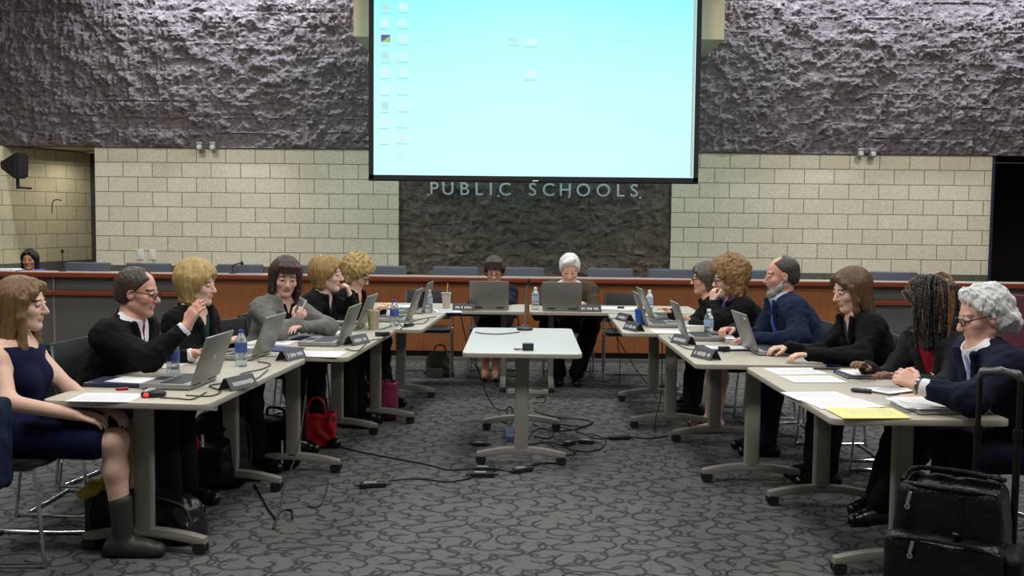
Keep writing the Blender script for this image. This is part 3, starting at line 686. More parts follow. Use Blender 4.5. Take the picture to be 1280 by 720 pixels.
def icon(px, py, w, h, ci, bar=True):
    x, y, z = ipos(px, py); b = MB().prism(rrect(w, h, min(w, h) * .25), 0, .006, M=Matrix.Translation((x, y + .012, z)) @ Matrix.Rotation(pi / 2, 4, 'X')); o = b.build('desktop_icon', icol[ci], scr)
    if bar: MB().box((x, y + .008, z - h / 2 - .035), (w * 1.3, .004, .011)).build('icon_caption', icol[2], o)
for r_, (dx, py) in enumerate(((0, 8), (-1, 28), (-1, 48), (-1, 70), (-1, 90), (-1, 111), (-1, 132), (-2, 152), (-2, 172))):
    icon(482 + dx, py, .09, .09, 3 if r_ % 3 else 1); icon(504 + dx * .7, py, .1, .08, 0 if r_ % 2 else 3)
icon(641, 50, .12, .05, 1); icon(664, 52, .12, .06, 3); icon(663, 92, .12, .08, 3); icon(500, 194, .12, .06, 0, False)
x, y, z = ipos(482, 48)
pic = MB().box((x, .001, z), (.11, .006, .085)).build('picture_icon', icol[4], scr); MB().prism([(-.05, -.04), (.05, -.04), (.05, .03), (.0, -.01)], 0, .004, M=Matrix.Translation((x, -.002, z)) @ Matrix.Rotation(pi / 2, 4, 'X')).build('icon_corner', icol[5], pic)
# ------------------------------------------------------------------ wall letters
lm = mat('brushed_silver_letters', '#c8c8d2', .35, .6, var=.05)
let = empty('wall_lettering', 'silver raised letters spelling PUBLIC SCHOOLS on the dark rock panel', 'sign', (0, WY - .05, 0))
PX = dict(P=542.5, U=560.5)
for i, (ch, px) in enumerate(zip('PUBLICSCHOOLS', (542.5, 560, 580.5, 598.5, 613.5, 631, 665.5, 685.5, 706.5, 729, 754, 775, 792.5))):
    cu = bpy.data.curves.new('letter', 'FONT'); cu.body = ch; cu.size = .245; cu.extrude = .015; cu.align_x = 'CENTER'; cu.bevel_depth = .0015
    t = bpy.data.objects.new('t', cu); COL.objects.link(t); dg = bpy.context.evaluated_depsgraph_get(); me = bpy.data.meshes.new_from_object(t.evaluated_get(dg)); bpy.data.objects.remove(t)
    o = link('letter', me, lm, let); q = P(px, 244.5 + (px - 665) * .011, WY - .05); o.location = (q.x, 0, q.z); o.rotation_euler = (pi / 2, 0, 0); o.scale = (1.02, 1, 1)
for px, py in ((535.5, 243.5), (623, 245), (711, 246), (800, 247)):
    q = P(px, py, WY - .05); b = MB(); b.cyl((q.x, -.02, q.z), (q.x, .05, q.z), .016, .016, 10); b.build('mounting_pin', lm, let, True)
# ------------------------------------------------------------------ small wall things
alu = mat('grey_metal_box', '#9a9a98', .4, .7)
def wall_light(px, py, label):
    q = P(px, py, WY - .14); t = empty('emergency_lamp', label, 'lamp', (q.x, q.y, q.z), 0, 'small lamps at the foot of the rock wall')
    MB().box((0, .05, .005), (.085, .1, .11), bevel=.012).build('housing', alu, t)
    MB().lathe([(0, -.012), (.03, -.01), (.036, .01), (.036, .03)], (0, -.0, -.01), 14, Matrix.Rotation(-pi / 2, 3, 'X')).build('lens', mat('lamp_glass', '#c9ccd0', .2), t, True)
wall_light(248.5, 183, 'small grey lamp on rock ledge, left of the pair above the light switches')
wall_light(265, 183, 'small grey lamp on rock ledge, right of the pair above the light switches')
wall_light(1076.5, 191, 'small grey lamp on rock ledge, left of the pair near the dark opening')
wall_light(1092, 191.5, 'small grey lamp on rock ledge, right of the pair near the dark opening')
pl = mat('white_plate', '#e9e9e4', .4, var=.02)
for px, lb in ((175.5, 'white wall switch plate on cream blocks, left of two'), (190.5, 'white wall switch plate on cream blocks, right of two')):
    q = P(px, 318.5, WY - .008); t = empty('switch_plate', lb, 'switch', (q.x, q.y, q.z), 0, 'switch plates'); MB().box((0, 0, 0), (.085, .014, .135), bevel=.006).build('plate', pl, t); MB().box((0, -.008, 0), (.03, .012, .06), bevel=.003).build('rocker', pl, t)
# loudspeaker on the recess wall
bp_ = mat('black_plastic', '#121214', .45, var=.1); q = P(17, 207, 13.45)
sp = empty('loudspeaker', 'black loudspeaker on a bracket high on the left block wall', 'speaker', q)
rt = Matrix.Rotation(R(35), 3, 'Z') @ Matrix.Rotation(R(-12), 3, 'X')
rt = Matrix.Rotation(R(-20), 3, 'Z')
MB().prism([(-.13, .04), (-.12, -.04), (.1, -.17), (.125, .16)], -.1, .1, .015, rt.to_4x4() @ Matrix.Rotation(pi / 2, 4, 'X')).build('cabinet', mat('black_speaker_case', '#08080a', .5), sp)
MB().box((.117, 0, -.005), (.02, .18, .29), rt @ Matrix.Rotation(R(4), 3, 'Y'), .006).build('grille', mat('speaker_grille', '#0a0a0c', .7, bump=.5, bscale=300), sp)
b = MB(); b.cyl((.04, .02, -.1), (.04, .02, -.3), .022); b.cyl((.04, .02, -.28), (-.02, .5, -.28), .016); b.build('bracket', bp_, sp, True)
# loose cable on the recess wall
q = P(70, 256, 14.55)
b = MB(); b.tube(spline([(q.x - .06, q.y, q.z - .12), (q.x - .04, q.y - .02, q.z + .02), (q.x + .01, q.y - .03, q.z + .07), (q.x + .09, q.y - .02, q.z + .06)]), .008); tag(b.build('wall_cable', mat('grey_cable', '#4a4a44', .6), None, True), 'short dark cable bent over on the recess block wall', 'cable')
# ------------------------------------------------------------------ dais
def wood_mat():
    m, nt, b, N, L = node_mat('cherry_veneer', .38); tc = N('ShaderNodeTexCoord'); mp = N('ShaderNodeMapping'); mp.inputs['Scale'].default_value = (7, 7, .9); L(tc.outputs['Object'], mp.inputs[0])
    nz = N('ShaderNodeTexNoise'); nz.inputs['Scale'].default_value = 4; nz.inputs['Detail'].default_value = 6; nz.inputs['Distortion'].default_value = .4; L(mp.outputs[0], nz.inputs['Vector'])
    mx = N('ShaderNodeMix'); mx.data_type = 'RGBA'; mx.inputs[6].default_value = lin('#85502e'); mx.inputs[7].default_value = lin('#a66b40'); L(nz.outputs[0], mx.inputs[0]); L(mx.outputs[2], b.inputs['Base Color']); return m
cherry = wood_mat(); redwood = mat('red_cherry_edge', '#7d3a26', .3, var=.15, scale=8, stretch=(.3, 1, 1)); lam = mat('grey_laminate', '#5b5959', .5, var=.1, scale=5); ctop = mat('counter_laminate', '#b3a99c', .3, var=.05)
DY = 11.1
da = empty('dais_desk', 'long cherry and grey panelled dais desk across the back of the room', 'desk', (0, DY, 0))
DL, DR = -7.2, 7.6; DW = DR - DL; DM = (DL + DR) / 2
MB().box((DM, .14, .888), (DW, .38, .026)).build('counter_top', ctop, da)
MB().box((DM, -.055, .878), (DW, .03, .052), bevel=.01).build('counter_edge', redwood, da)
def gap(x0, x1, y, z0, z1, m, name, w=.004): MB().box(((x0 + x1) / 2, y, (z0 + z1) / 2), (x1 - x0 - w, .03, z1 - z0), bevel=.002).build(name, m, da)
xs = [-3.4, -1.12, 1.15, 3.42]
for a, b in zip(xs, xs[1:]): gap(a, b, .012, .105, .862, cherry, 'wood_panel')
for a, b in ((-7.2, -5.1), (-5.1, -3.4), (3.42, 5.5), (5.5, 7.6)):
    gap(a, b, .0, .105, .655, lam, 'grey_panel'); gap(a, b, .02, .71, .862, lam, 'grey_panel')
    MB().box(((a + b) / 2, -.02, .682), (b - a, .075, .05), bevel=.008).build('trim_rail', redwood, da)
for x in (-5.1, 5.5): MB().box((x, -.018, .48), (.02, .012, .75)).build('joint_strip', mat('joint_grey', '#807a70', .5), da)
MB().box((DM, .08, .075), (DW, .06, .07)).build('kick_plate', mat('kick_black', '#15130f', .6), da)
MB().box((DM, .05, .02), (DW, .16, .04)).build('plinth', mat('plinth_grey', '#5d5c58', .7), da)
# chairs behind the dais
vin = mat('slate_vinyl', '#4a5260', .45, var=.08, bump=.15); blkp = mat('black_base_plastic', '#17171a', .5)
def dais_chair():
    t = empty('conference_chair', '', 'chair', (0, 0, 0))
    MB().box((0, 0, .44), (.5, .48, .09), bevel=.03, seg=3).build('seat', vin, t)
    b = MB(); b.prism([(-.25, .0), (.25, .0), (.25, .05), (.19, .075), (-.19, .075), (-.25, .05)], 0, .46, .02); o = b.build('backrest', vin, t, True); o.location = (0, .22, .54); o.rotation_euler = (R(-4), 0, 0)
    b = MB(); b.cyl((0, .05, .06), (0, .05, .4), .03); b.build('pedestal', blkp, t, True)
    b = MB()
    for k in range(5):
        a = 2 * pi * k / 5; b.tube([(0, .05, .09), (.27 * cos(a), .05 + .27 * sin(a), .06)], [.024, .016]); b.sph((.27 * cos(a), .05 + .27 * sin(a), .028), .028, 10)
    b.build('caster_base', blkp, t, True)
    for s in (-1, 1): MB().tube([(s * .24, .2, .46), (s * .29, .18, .62), (s * .29, -.08, .63), (s * .25, -.12, .47)], .014).build('armrest', blkp, t, True)
    return t
dch = [(124, 'behind the dais, left of the head of the man in glasses'), (199, 'partly covered by the head of the man in glasses'), (308, 'between the blonde woman and the woman in grey jacket'), (392, 'showing behind the hair of the woman with chin on hand'), (484, 'at the left edge of the dark rock panel'), (572, 'in front of the dark rock panel, left of dark haired person'), (654, 'in front of the rock panel between the two middle people'), (760, 'in front of the rock panel right of the white haired man'), (837, 'at the right edge of the dark rock panel'), (932, 'showing behind the woman with big curly hair'), (1108, 'behind the dais between brown haired woman and braided woman')]
proto = dais_chair()
for i, (px, lb) in enumerate(dch):
    t = proto if i == 0 else copy_tree(proto); q = P(px, 350, 11.72); place(t, (q.x, 11.72, 0), R(180 + random.uniform(-5, 5)), 'slate vinyl chair ' + lb, 'vinyl chairs behind the dais')
# ------------------------------------------------------------------ folding tables
ttop = mat('table_laminate', '#b0ac9f', .45, var=.05, scale=90); tedge = mat('table_edge_band', '#a39f94', .5); tleg = mat('table_leg_paint', '#83817a', .45, var=.04); wht = mat('white_laminate', '#bcc2c2', .4, var=.03)
TL, TW, TZ = 1.5, .76, .73
def make_table(w=TW, l=TL, top=ttop):
    """local +Y runs along the length"""
    t = empty('folding_table', '', 'table', (0, 0, 0))
    o = MB().prism(rrect(w, l, .045, 5), .701, TZ, .006).build('tabletop', top, t, True)
    o.data.materials.append(tedge)
    for p in o.data.polygons:
        if p.normal.z < .5: p.material_index = 1
    MB().box((0, 0, .672), (.06, l - .42, .045), bevel=.006).build('under_beam', blkp, t)
    for s in (-1, 1):
        y = s * (l / 2 - .2); b = MB()
        b.box((0, y, .385), (.088, .052, .61), bevel=.02, seg=3); b.box((0, y, .688), (.2, .09, .026), bevel=.006)
        lg = b.build('leg', tleg, t, True)
        b = MB(); n = 12; pr = []
        hw = min(.29, w * .38)
        for i in range(n + 1):
            u = -1 + 2 * i / n; pr.append((u * hw, .078 + .038 * (1 - u * u)))
        poly = pr + [(x, z - .042 if abs(x) < hw * .99 else z - .03) for x, z in reversed(pr)]
        b.prism(poly, -.026, .026, .008, Matrix.Translation((0, y, 0)) @ Matrix.Rotation(pi / 2, 4, 'X')); b.build('foot_bar', tleg, lg, True)
        for q in (-1, 1):
            c = MB(); x = q * (hw - .025)
            for k in (-.016, .016): c.cyl((x - .0, y + k - .009, .032), (x, y + k + .009, .032), .032, None, 18)
            c.box((x, y, .052), (.04, .05, .03), bevel=.008); c.cyl((x, y, .05), (x, y, .075), .009); c.build('caster', blkp, lg, True)
    return t
tb = make_table()
def table_at(near, far, side, label, first=False):
    """near / far = inner edge end points on the floor plan; side = +1 when the table lies to the +X of that edge"""
    a = V((near[0], near[1], 0)); b = V((far[0], far[1], 0)); d = (b - a).normalized(); n = V((d.y, -d.x, 0)) * side; c = (a + b) / 2 + n * (TW / 2)
    t = tb if first else copy_tree(tb); place(t, c, math.atan2(d.y, d.x) - pi / 2, label, 'grey folding tables in a U'); return t
table_at((-1.385, 4.44), (-1.27, 5.94), -1, 'grey folding table at near end of left row, red optical mouse on it', True)
table_at((-1.045, 5.98), (-.955, 7.48), -1, 'grey folding table in middle of left row, two laptop lids overlapping on it')
table_at((-.765, 7.52), (-.69, 8.98), -1, 'grey folding table at far end of left row, iced cup near its corner')
table_at((.685, 7.46), (.69, 8.94), 1, 'grey folding table at far end of right row, blue cup standing on it')
table_at((.96, 5.88), (.925, 7.4), 1, 'grey folding table in middle of right row, water bottle between two laptops on it')
table_at((1.275, 4.3), (1.225, 5.82), 1, 'grey folding table at near end of right row, covered in papers and yellow sheet')
for x, lb in ((-.765, 'grey folding table across the far end under the dark haired person'), (.765, 'grey folding table across the far end under the white haired man')):
    t = copy_tree(tb); place(t, (x, 9.02 + TW / 2, 0), pi / 2, lb, 'grey folding tables in a U')
ct = make_table(.73, 1.45, wht)
a = G(577, 441, TZ); b = G(727, 442, TZ); place(ct, ((a.x + b.x) / 2, a.y + 1.45 / 2, 0), R(.3), 'small white topped table standing alone in the middle of the U'); CTX, CTY = ct.location.x, ct.location.y
# ------------------------------------------------------------------ stacking chairs
chrome = mat('chrome', '#c9ccd2', .15, 1, var=.03); bseat = mat('black_chair_plastic', '#141519', .5, var=.1)
def make_chair():
    t = empty('sled_chair', '', 'chair', (0, 0, 0))
    b = MB(); b.prism(rrect(.45, .46, .07, 4), .438, .466, .01); b.build('seat', bseat, t, True)
    b = MB(); n = 8; sec = [(-.015 - .05 * (1 - (2 * i / n - 1) ** 2), -.22 + .44 * i / n) for i in range(n + 1)]
    poly = sec + [(x - .018, y) for x, y in reversed(sec)]
    b.prism(poly, 0, .29, .008); o = b.build('backrest', bseat, t, True); o.location = (-.215, 0, .53); o.rotation_euler = (0, R(-10), 0)
    for s in (-1, 1):
        y = s * .24
        pts = [(-.265, y * .92, .8), (-.235, y * .96, .6), (-.2, y, .46), (-.17, y, .436), (.17, y, .436), (.205, y, .41), (.235, y, .06), (.21, y, .012), (-.2, y, .012), (-.235, y, .04), (-.19, y, .41), (-.16, y, .43)]
        MB().tube(spline(pts, 3), .0095, 8).build('side_frame', chrome, t, True)
    b = MB(); b.cyl((.1, -.24, .425), (.1, .24, .425), .008); b.cyl((-.12, -.24, .425), (-.12, .24, .425), .008); b.build('seat_bar', chrome, t, True)
    MB().cyl((-.19, -.24, .012), (-.19, .24, .012), .009).build('floor_bar', chrome, t, True)
    return t
ch0 = make_chair(); _cu = [0]
def chair(x, y, a, label, dz=0):
    t = ch0 if not _cu[0] else copy_tree(ch0); _cu[0] = 1; place(t, (x, y, dz), R(a), label, 'black sled chairs around the tables'); return t
# ------------------------------------------------------------------ laptops
lapg = mat('laptop_lid_grey', '#83837e', .38, .35, var=.04); lapd = mat('laptop_dark', '#2a2c31', .5); laps = mat('laptop_silver', '#9a9b9a', .4, .4); scrm = emat('laptop_screen', '#9fd8ea', .5); logom = mat('lid_badge', '#a9aaa8', .25, .8)
def make_laptop(tilt, sticker=False):
    """hinge along local Y at the origin, keyboard towards local +X"""
    t = empty('laptop', '', 'laptop', (0, 0, 0)); lw = .345
    MB().box((.12, 0, .016), (.245, lw, .024), bevel=.006).build('base', laps, t, True)
    MB().box((.095, 0, .0288), (.115, lw * .86, .003), bevel=.001).build('keyboard', lapd, t)
    MB().box((.2, 0, .0285), (.06, .1, .0025), bevel=.001).build('touchpad', lapd, t)
    b = MB(); b.cyl((-.002, -.13, .024), (-.002, -.06, .024), .009); b.cyl((-.002, .06, .024), (-.002, .13, .024), .009); b.build('hinge', lapd, t, True)
    lid = MB().box((-.006, 0, .122), (.011, lw, .236), bevel=.005).build('lid', lapg, t, True); lid.location = (-.004, 0, .026); lid.rotation_euler = (0, R(-tilt), 0)
    MB().box((.0006, 0, .124), (.001, lw - .035, .196)).build('screen', scrm, lid)
    MB().box((.0, 0, .12), (.0008, lw - .01, .226)).build('bezel', lapd, lid)
    MB().lathe([(0, .0012), (.0125, .0012), (.0135, 0)], (-.0117, 0, .125), 20, Matrix.Rotation(-pi / 2, 3, 'Y')).build('lid_badge', logom, lid)
    if sticker: MB().box((-.0118, -.13, .215), (.0008, .032, .018)).build('lid_sticker', pl, lid)
    return t
_lp = {}
def laptop(h1, h2, side, tilt, label):
    a = G(*h1, TZ); b = G(*h2, TZ); c = (a + b) / 2; d = b - a; d.z = 0; ang = math.atan2(d.y, d.x) - pi / 2 + (pi if side < 0 else 0)
    return lap_at(c, ang, tilt, label)
def lap_at(c, ang, tilt, label):
    k = (round(tilt), 'sticker' in label)
    if k not in _lp: t = _lp[k] = make_laptop(tilt, 'sticker' in label)
    else: t = copy_tree(_lp[k])
    return place(t, (c[0], c[1], TZ), ang, label, 'grey laptops')
laptop((233, 490), (274, 473), -1, 19, 'open grey laptop on near left table, wired to the red lit mouse')
laptop((311, 452), (340, 441), -1, 21, 'open grey laptop with pale tilted lid, in front of the woman in grey jacket')
laptop((419, 434), (436, 425.5), -1, 19, 'open silver laptop with papers before it, nearer one of the two overlapping lids on left')
laptop((442, 414.5), (458, 407), -1, 21, 'open grey laptop half hidden behind another lid, before woman resting chin on hand')
laptop((505, 404), (516, 397.5), -1, 19, 'open grey laptop among tangled cables, third table on the left, nearer of its two')
laptop((526, 393), (534, 388), -1, 11, 'open laptop seen edge on beside the far left bottle and iced cup')
q = G(612, 386, TZ); lap_at((q.x, 9.12 + .02), R(90), 12, 'open grey laptop hiding the chin of the dark haired person in glasses').location.z = TZ
q = G(702, 388, TZ); lap_at((q.x, 9.12), R(88), 12, 'open grey laptop in front of the white haired man in brown jacket')
laptop((819, 400), (809, 394), 1, 23, 'open laptop with dark screen side, farthest on the right row behind another lid')
laptop((813, 411.5), (801, 402), 1, 17, 'open grey laptop beside the blue cup on the right row')
laptop((864, 428), (850, 418), 1, 18, 'open grey laptop just left of the clear water bottle on the right row')
laptop((952, 446), (929, 435), 1, 20, 'open grey laptop with a sticker on the lid, woman in black blazer typing on it')
# ------------------------------------------------------------------ bottles and cups
clear = mat('clear_plastic', '#e4eef4', .08, var=.02, trans=.85, spec=.4); capb = mat('blue_cap', '#2b3f8c', .4); capw = mat('white_cap', '#dfe3e8', .4); labb = mat('bottle_label', '#3a56a0', .5, var=.25, scale=60); labw = mat('pale_bottle_label', '#9fb0d0', .5, var=.3, scale=60)
BP = [(0, .0), (.028, 0), (.0325, .006), (.0325, .03), (.0305, .036), (.0325, .042), (.0325, .06), (.031, .065), (.0325, .07), (.0325, .13), (.029, .15), (.018, .172), (.0135, .182), (.0135, .19), (0, .19)]
def make_bottle(cap, lab):
    t = empty('water_bottle', '', 'bottle', (0, 0, 0))
    MB().lathe(BP, n=24).build('bottle_body', clear, t, True); MB().lathe([(.0331, .078), (.0333, .08), (.0333, .125), (.0331, .127)], n=24).build('label', lab, t, True)
    MB().lathe([(0, .2), (.0135, .2), (.0145, .197), (.0145, .184), (.0, .184)], n=18).build('cap', cap, t, True); return t
bb, bw = make_bottle(capb, labb), make_bottle(capw, labw); _bu = set()
def bottle(px, py, p, label):
    q = G(px, py, TZ); k = id(p); t = p if k not in _bu else copy_tree(p); _bu.add(k); place(t, (q.x, q.y, TZ), random.uniform(0, 6), label, 'water bottles on the tables')
bottle(216.5, 470, bb, 'blue capped water bottle behind the nearest left laptop, before the man in dark suit')
bottle(301.5, 458, bb, 'blue capped water bottle between the two nearest left laptops')
bottle(493, 408, bb, 'water bottle with blue label on the far left table beside cables')
bottle(536, 391, bw, 'water bottle standing just left of the iced cup with straw')
bottle(669, 387, bw, 'white capped water bottle between the two middle laptops')
bottle(811.5, 391, bw, 'white capped water bottle behind the farthest right laptops')
bottle(885.5, 422, bw, 'white capped water bottle before the woman with curly hair on the right')
q = G(554.5, 390, TZ); t = empty('iced_drink_cup', 'clear plastic drink cup with lid and orange straw at far left corner', 'cup', (q.x, 9.2, TZ))
frost = mat('frosted_cup', '#d9d4c8', .3, var=.05, trans=.35)
MB().lathe([(0, 0), (.03, 0), (.031, .004), (.042, .13), (.044, .135), (.0, .135)], n=24).build('cup_body', frost, t, True)
MB().lathe([(.046, .132), (.047, .14), (.04, .15), (0, .152)], n=24).build('cup_lid', clear, t, True); b = MB(); b.cyl((0, 0, .1), (.012, -.01, .225), .005); b.build('straw', mat('orange_straw', '#e69a2e', .4), t, True)
q = G(467, 412, TZ); t = empty('plastic_tumbler', 'cloudy tan plastic tumbler behind the two overlapping left lids', 'cup', (q.x, q.y, TZ))
MB().lathe([(0, 0), (.034, 0), (.036, .005), (.047, .135), (.05, .14), (.047, .142), (.044, .135), (.034, .01), (0, .01)], n=24).build('cup_body', mat('tan_tumbler', '#c9bda2', .3, trans=.3), t, True); MB().lathe([(0, .1), (.0425, .1), (.034, .012), (0, .012)], n=24).build('drink', mat('milky_coffee', '#b79c78', .3), t, True)
q = G(519, 393, TZ); t = empty('travel_mug', 'black travel mug standing behind the far left laptops', 'mug', (q.x, 9.15, TZ))
MB().lathe([(0, 0), (.034, 0), (.036, .006), (.041, .15), (0, .15)], n=24).build('mug_body', bp_, t, True); MB().lathe([(.043, .148), (.043, .165), (.03, .178), (0, .18)], n=24).build('mug_lid', mat('mug_lid_grey', '#3c3e44', .3), t, True); MB().tube(spline([(.038, 0, .13), (.075, 0, .12), (.072, 0, .06), (.037, 0, .04)]), .007).build('mug_handle', bp_, t, True)
q = G(800, 406, TZ); t = empty('blue_cup', 'bright blue cup standing behind a lid on the right row', 'cup', (q.x, q.y, TZ))
MB().lathe([(0, 0), (.032, 0), (.034, .005), (.042, .12), (.039, .12), (.03, .008), (0, .008)], n=24).build('cup_body', mat('cup_blue', '#1f55b4', .35), t, True); MB().lathe([(.0445, .114), (.0445, .122), (.041, .124), (.041, .118)], n=24).build('rim', mat('cup_rim', '#3a70cc', .3), t, True)
# ------------------------------------------------------------------ name plates
nb_ = mat('black_name_holder', '#1d2026', .4); nt_ = mat('name_strip_marks', '#c9ccd2', .5)
def nameplate(px, py, ang, label, z=TZ):
    """tent shaped holder, strip faces local -Y"""
    q = G(px, py, z); t = empty('name_plate', label, 'name plate', (q.x, q.y, z), R(ang), 'tent shaped name plates')
    b = MB(); w = .2
    for s in (-1, 1): b.box((0, s * .022, .03), (w, .005, .066), Matrix.Rotation(R(30) * s, 3, 'X'), .001)
    b.build('holder', nb_, t)
    rr = random.Random(px); b = MB(); x = -.075
    M = Matrix.Translation((0, -.0252, .03)) @ Matrix.Rotation(R(-30), 4, 'X')
    while x < .07:
        wd = rr.uniform(.008, .013); h = .02 if rr.random() > .2 else .026
        b.box(M @ V((x + wd / 2, -.0012, -.002)), (wd * .72, .0012, h), M.to_3x3()); x += wd + .002
        if rr.random() > .85: x += .012
    b.build('lettering_strip', nt_, t)
nameplate(298, 485, 68, 'dark tent name plate near the inner edge of near left table, between laptop and edge')
nameplate(364, 449, 70, 'dark tent name plate at the far end of the near left table')
nameplate(446, 430, 68, 'dark tent name plate at inner edge of middle left table beside cables')
nameplate(580, 388, 0, 'dark name plate in front of the dark haired person behind the far table')
nameplate(737, 389.5, 0, 'dark name plate lying before the white haired man at the far table')
nameplate(781, 401, -70, 'small name plate at the far right table, farther of two beside blue cup')
nameplate(792, 413, -68, 'small name plate at the near corner of far right table')
nameplate(854, 430, -66, 'name plate leaning before the right laptop beside the water bottle')
nameplate(882, 448, -64, 'name plate at the near corner of the middle right table')
# ------------------------------------------------------------------ papers, folders, pens
pap = mat('white_paper', '#e4e6ea', .7, var=.02); paplines = mat('printed_text_grey', '#a9adb4', .8); navyb = mat('navy_binder', '#242c4c', .5); yel = mat('yellow_legal_paper', '#e6e08e', .7, var=.03); blk2 = mat('black_pen', '#16181d', .35)
def paper(px, py, ang, label, n=1, w=.216, l=.279, m=pap, th=.0012, name='paper_sheet', cat='paper', z=TZ, lines=True, grp=None):
    q = G(px, py, z); t = empty(name, label, cat, (q.x, q.y, z), R(ang), grp); rr = random.Random(int(px * 7 + py))
    for k in range(n):
        dx, dy, da_ = (0, 0, 0) if k == 0 else (rr.uniform(-.02, .02), rr.uniform(-.02, .02), rr.uniform(-.12, .12))
        b = MB(); b.box((dx, dy, th * (k + .5) + k * .0004), (w, l, th), Matrix.Rotation(da_, 3, 'Z')); o = b.build('sheet' if n > 1 or lines else 'page', m, t)
    if lines:
        b = MB(); zt = n * (th + .0004) + .0004
        for r_ in range(11):
            b.box((dx * .8 - rr.uniform(0, .02), dy + l * (.36 - .068 * r_), zt), (w * rr.uniform(.55, .75), .0035, .0003))
        b.build('text_lines', paplines, t)
    return t
def binder(px, py, ang, label, w=.25, l=.31, th=.018, m=navyb, z=TZ):
    q = G(px, py, z); t = empty('binder', label, 'binder', (q.x, q.y, z), R(ang)); b = MB(); b.box((0, 0, .002), (w, l, .004), bevel=.001); b.box((-w / 2 + .004, 0, th / 2), (.008, l, th), bevel=.002); b.box((0, 0, th - .002), (w, l, .004), bevel=.001)
    b.build('cover', m, t); MB().box((.004, 0, th / 2), (w - .02, l - .012, th - .009)).build('pages', pap, t); return t
def pen(px, py, ang, label, m=blk2, L=.14, r=.0048, z=TZ, name='pen'):
    q = G(px, py, z); t = empty(name, label, 'pen', (q.x, q.y, z + r), R(ang)); b = MB(); b.lathe([(0, -L / 2), (.0015, -L / 2), (r, -L / 2 + .012), (r, L / 2), (0, L / 2)], n=12, rot=Matrix.Rotation(pi / 2, 3, 'Y')); b.build('barrel', m, t, True)
    b = MB(); b.box((L * .3, 0, r), (L * .3, .003, .002)); b.build('clip', laps, t)
# left row
paper(133, 497, 90, 'single white sheet at the near corner of the nearest left table')
binder(152, 480, 86, 'navy binder on near left table between woman in navy dress and laptop', w=.22, l=.28)
paper(166, 475, 80, 'white page on the navy binder at near left', z=TZ + .0185, lines=False, w=.17, l=.2)
pen(152, 488, 20, 'short red marker beside the navy binder at near left', mat('red_marker', '#a3202c', .4), .06, .007, name='marker')
paper(196, 456, 75, 'white papers under the forearm of the man in dark suit', 3)
paper(248, 444, 85, 'white papers in front of the blonde woman on the left', 4)
paper(284, 438, 100, 'papers beyond the second bottle on near left table', 2)
paper(338, 428, 80, 'white sheet below folded arms of the woman in grey jacket', 3)
binder(347, 437, 70, 'blue folder lying behind the pale laptop lid on left', m=mat('blue_folder', '#2f3f78', .5), w=.2, l=.26, th=.008)
paper(398, 443, 84, 'white sheet at the near end of the middle left table', 2)
paper(403, 416, 80, 'white pages in front of woman with chin on hand', 4)
binder(398, 424, 84, 'thin navy folder under pages on the middle left table', th=.009, w=.2)
paper(495, 386, 96, 'thick stack of white paper before blonde woman looking down', 7, th=.003)
paper(478, 397, 80, 'white sheet under the hand of the blonde woman looking down', 2)
paper(560, 389, 10, 'white paper beside the iced cup at the far table', 2)
# right row
paper(775, 388, 82, 'pile of white papers at right end of the far table', 6, w=.216, l=.4, th=.003)
paper(858, 406, -80, 'white paper beside the farthest right laptop, near woman in patterned jacket', 2)
paper(840, 414.5, -86, 'white sheet along the far end of middle right table', 1)
paper(905, 422, -80, 'loose white pages in front of man in blue suit', 4)
binder(905, 436, -84, 'navy folder at the back of laptop with sticker on the right', th=.01); paper(908, 434, -84, 'printed white sheet on the navy folder on right row', 1, z=TZ + .0105, w=.18, l=.24)
paper(994, 464, -80, 'farther white sheet beside typing woman laptop on near right table', 1); paper(1016, 474, -84, 'second white sheet overlapping on near right table beside black pen', 1, z=TZ + .002)
pen(1033, 462.5, -6, 'black pen lying on white sheets at near right table', L=.15, r=.006, z=TZ + .004)
binder(1085, 470, -88, 'navy binder in front of the woman with braids', w=.22, l=.3, th=.016); paper(1088, 466, -86, 'white sheets on top of the navy binder before braided woman', 3, z=TZ + .0165, w=.19, l=.26)
paper(1022, 495, -82, 'white sheet at inner edge of near right table, farther of two', 1); paper(1050, 505, -80, 'white sheet at inner edge of near right table beside yellow page', 2, z=TZ + .002)
pen(1076, 491, -28, 'thick navy marker pen lying before the old man hands', mat('navy_pen', '#1f2440', .35), .1, .011, name='marker')
paper(1083, 517, -86, 'yellow legal sheet at the near edge of right table', 2, m=yel, z=TZ + .004)
paper(1112, 489, -60, 'open white notebook under the old man hands', 5, w=.15, l=.2, th=.002); 
paper(1170, 511, -84, 'thick messy stack of white papers at the near right corner', 9, th=.0035, w=.25, l=.33)
paper(-28, 342.5, 90, 'white paper stack on dais beside the woman in purple', 6, th=.004, z=.902).location.y = DY + .14
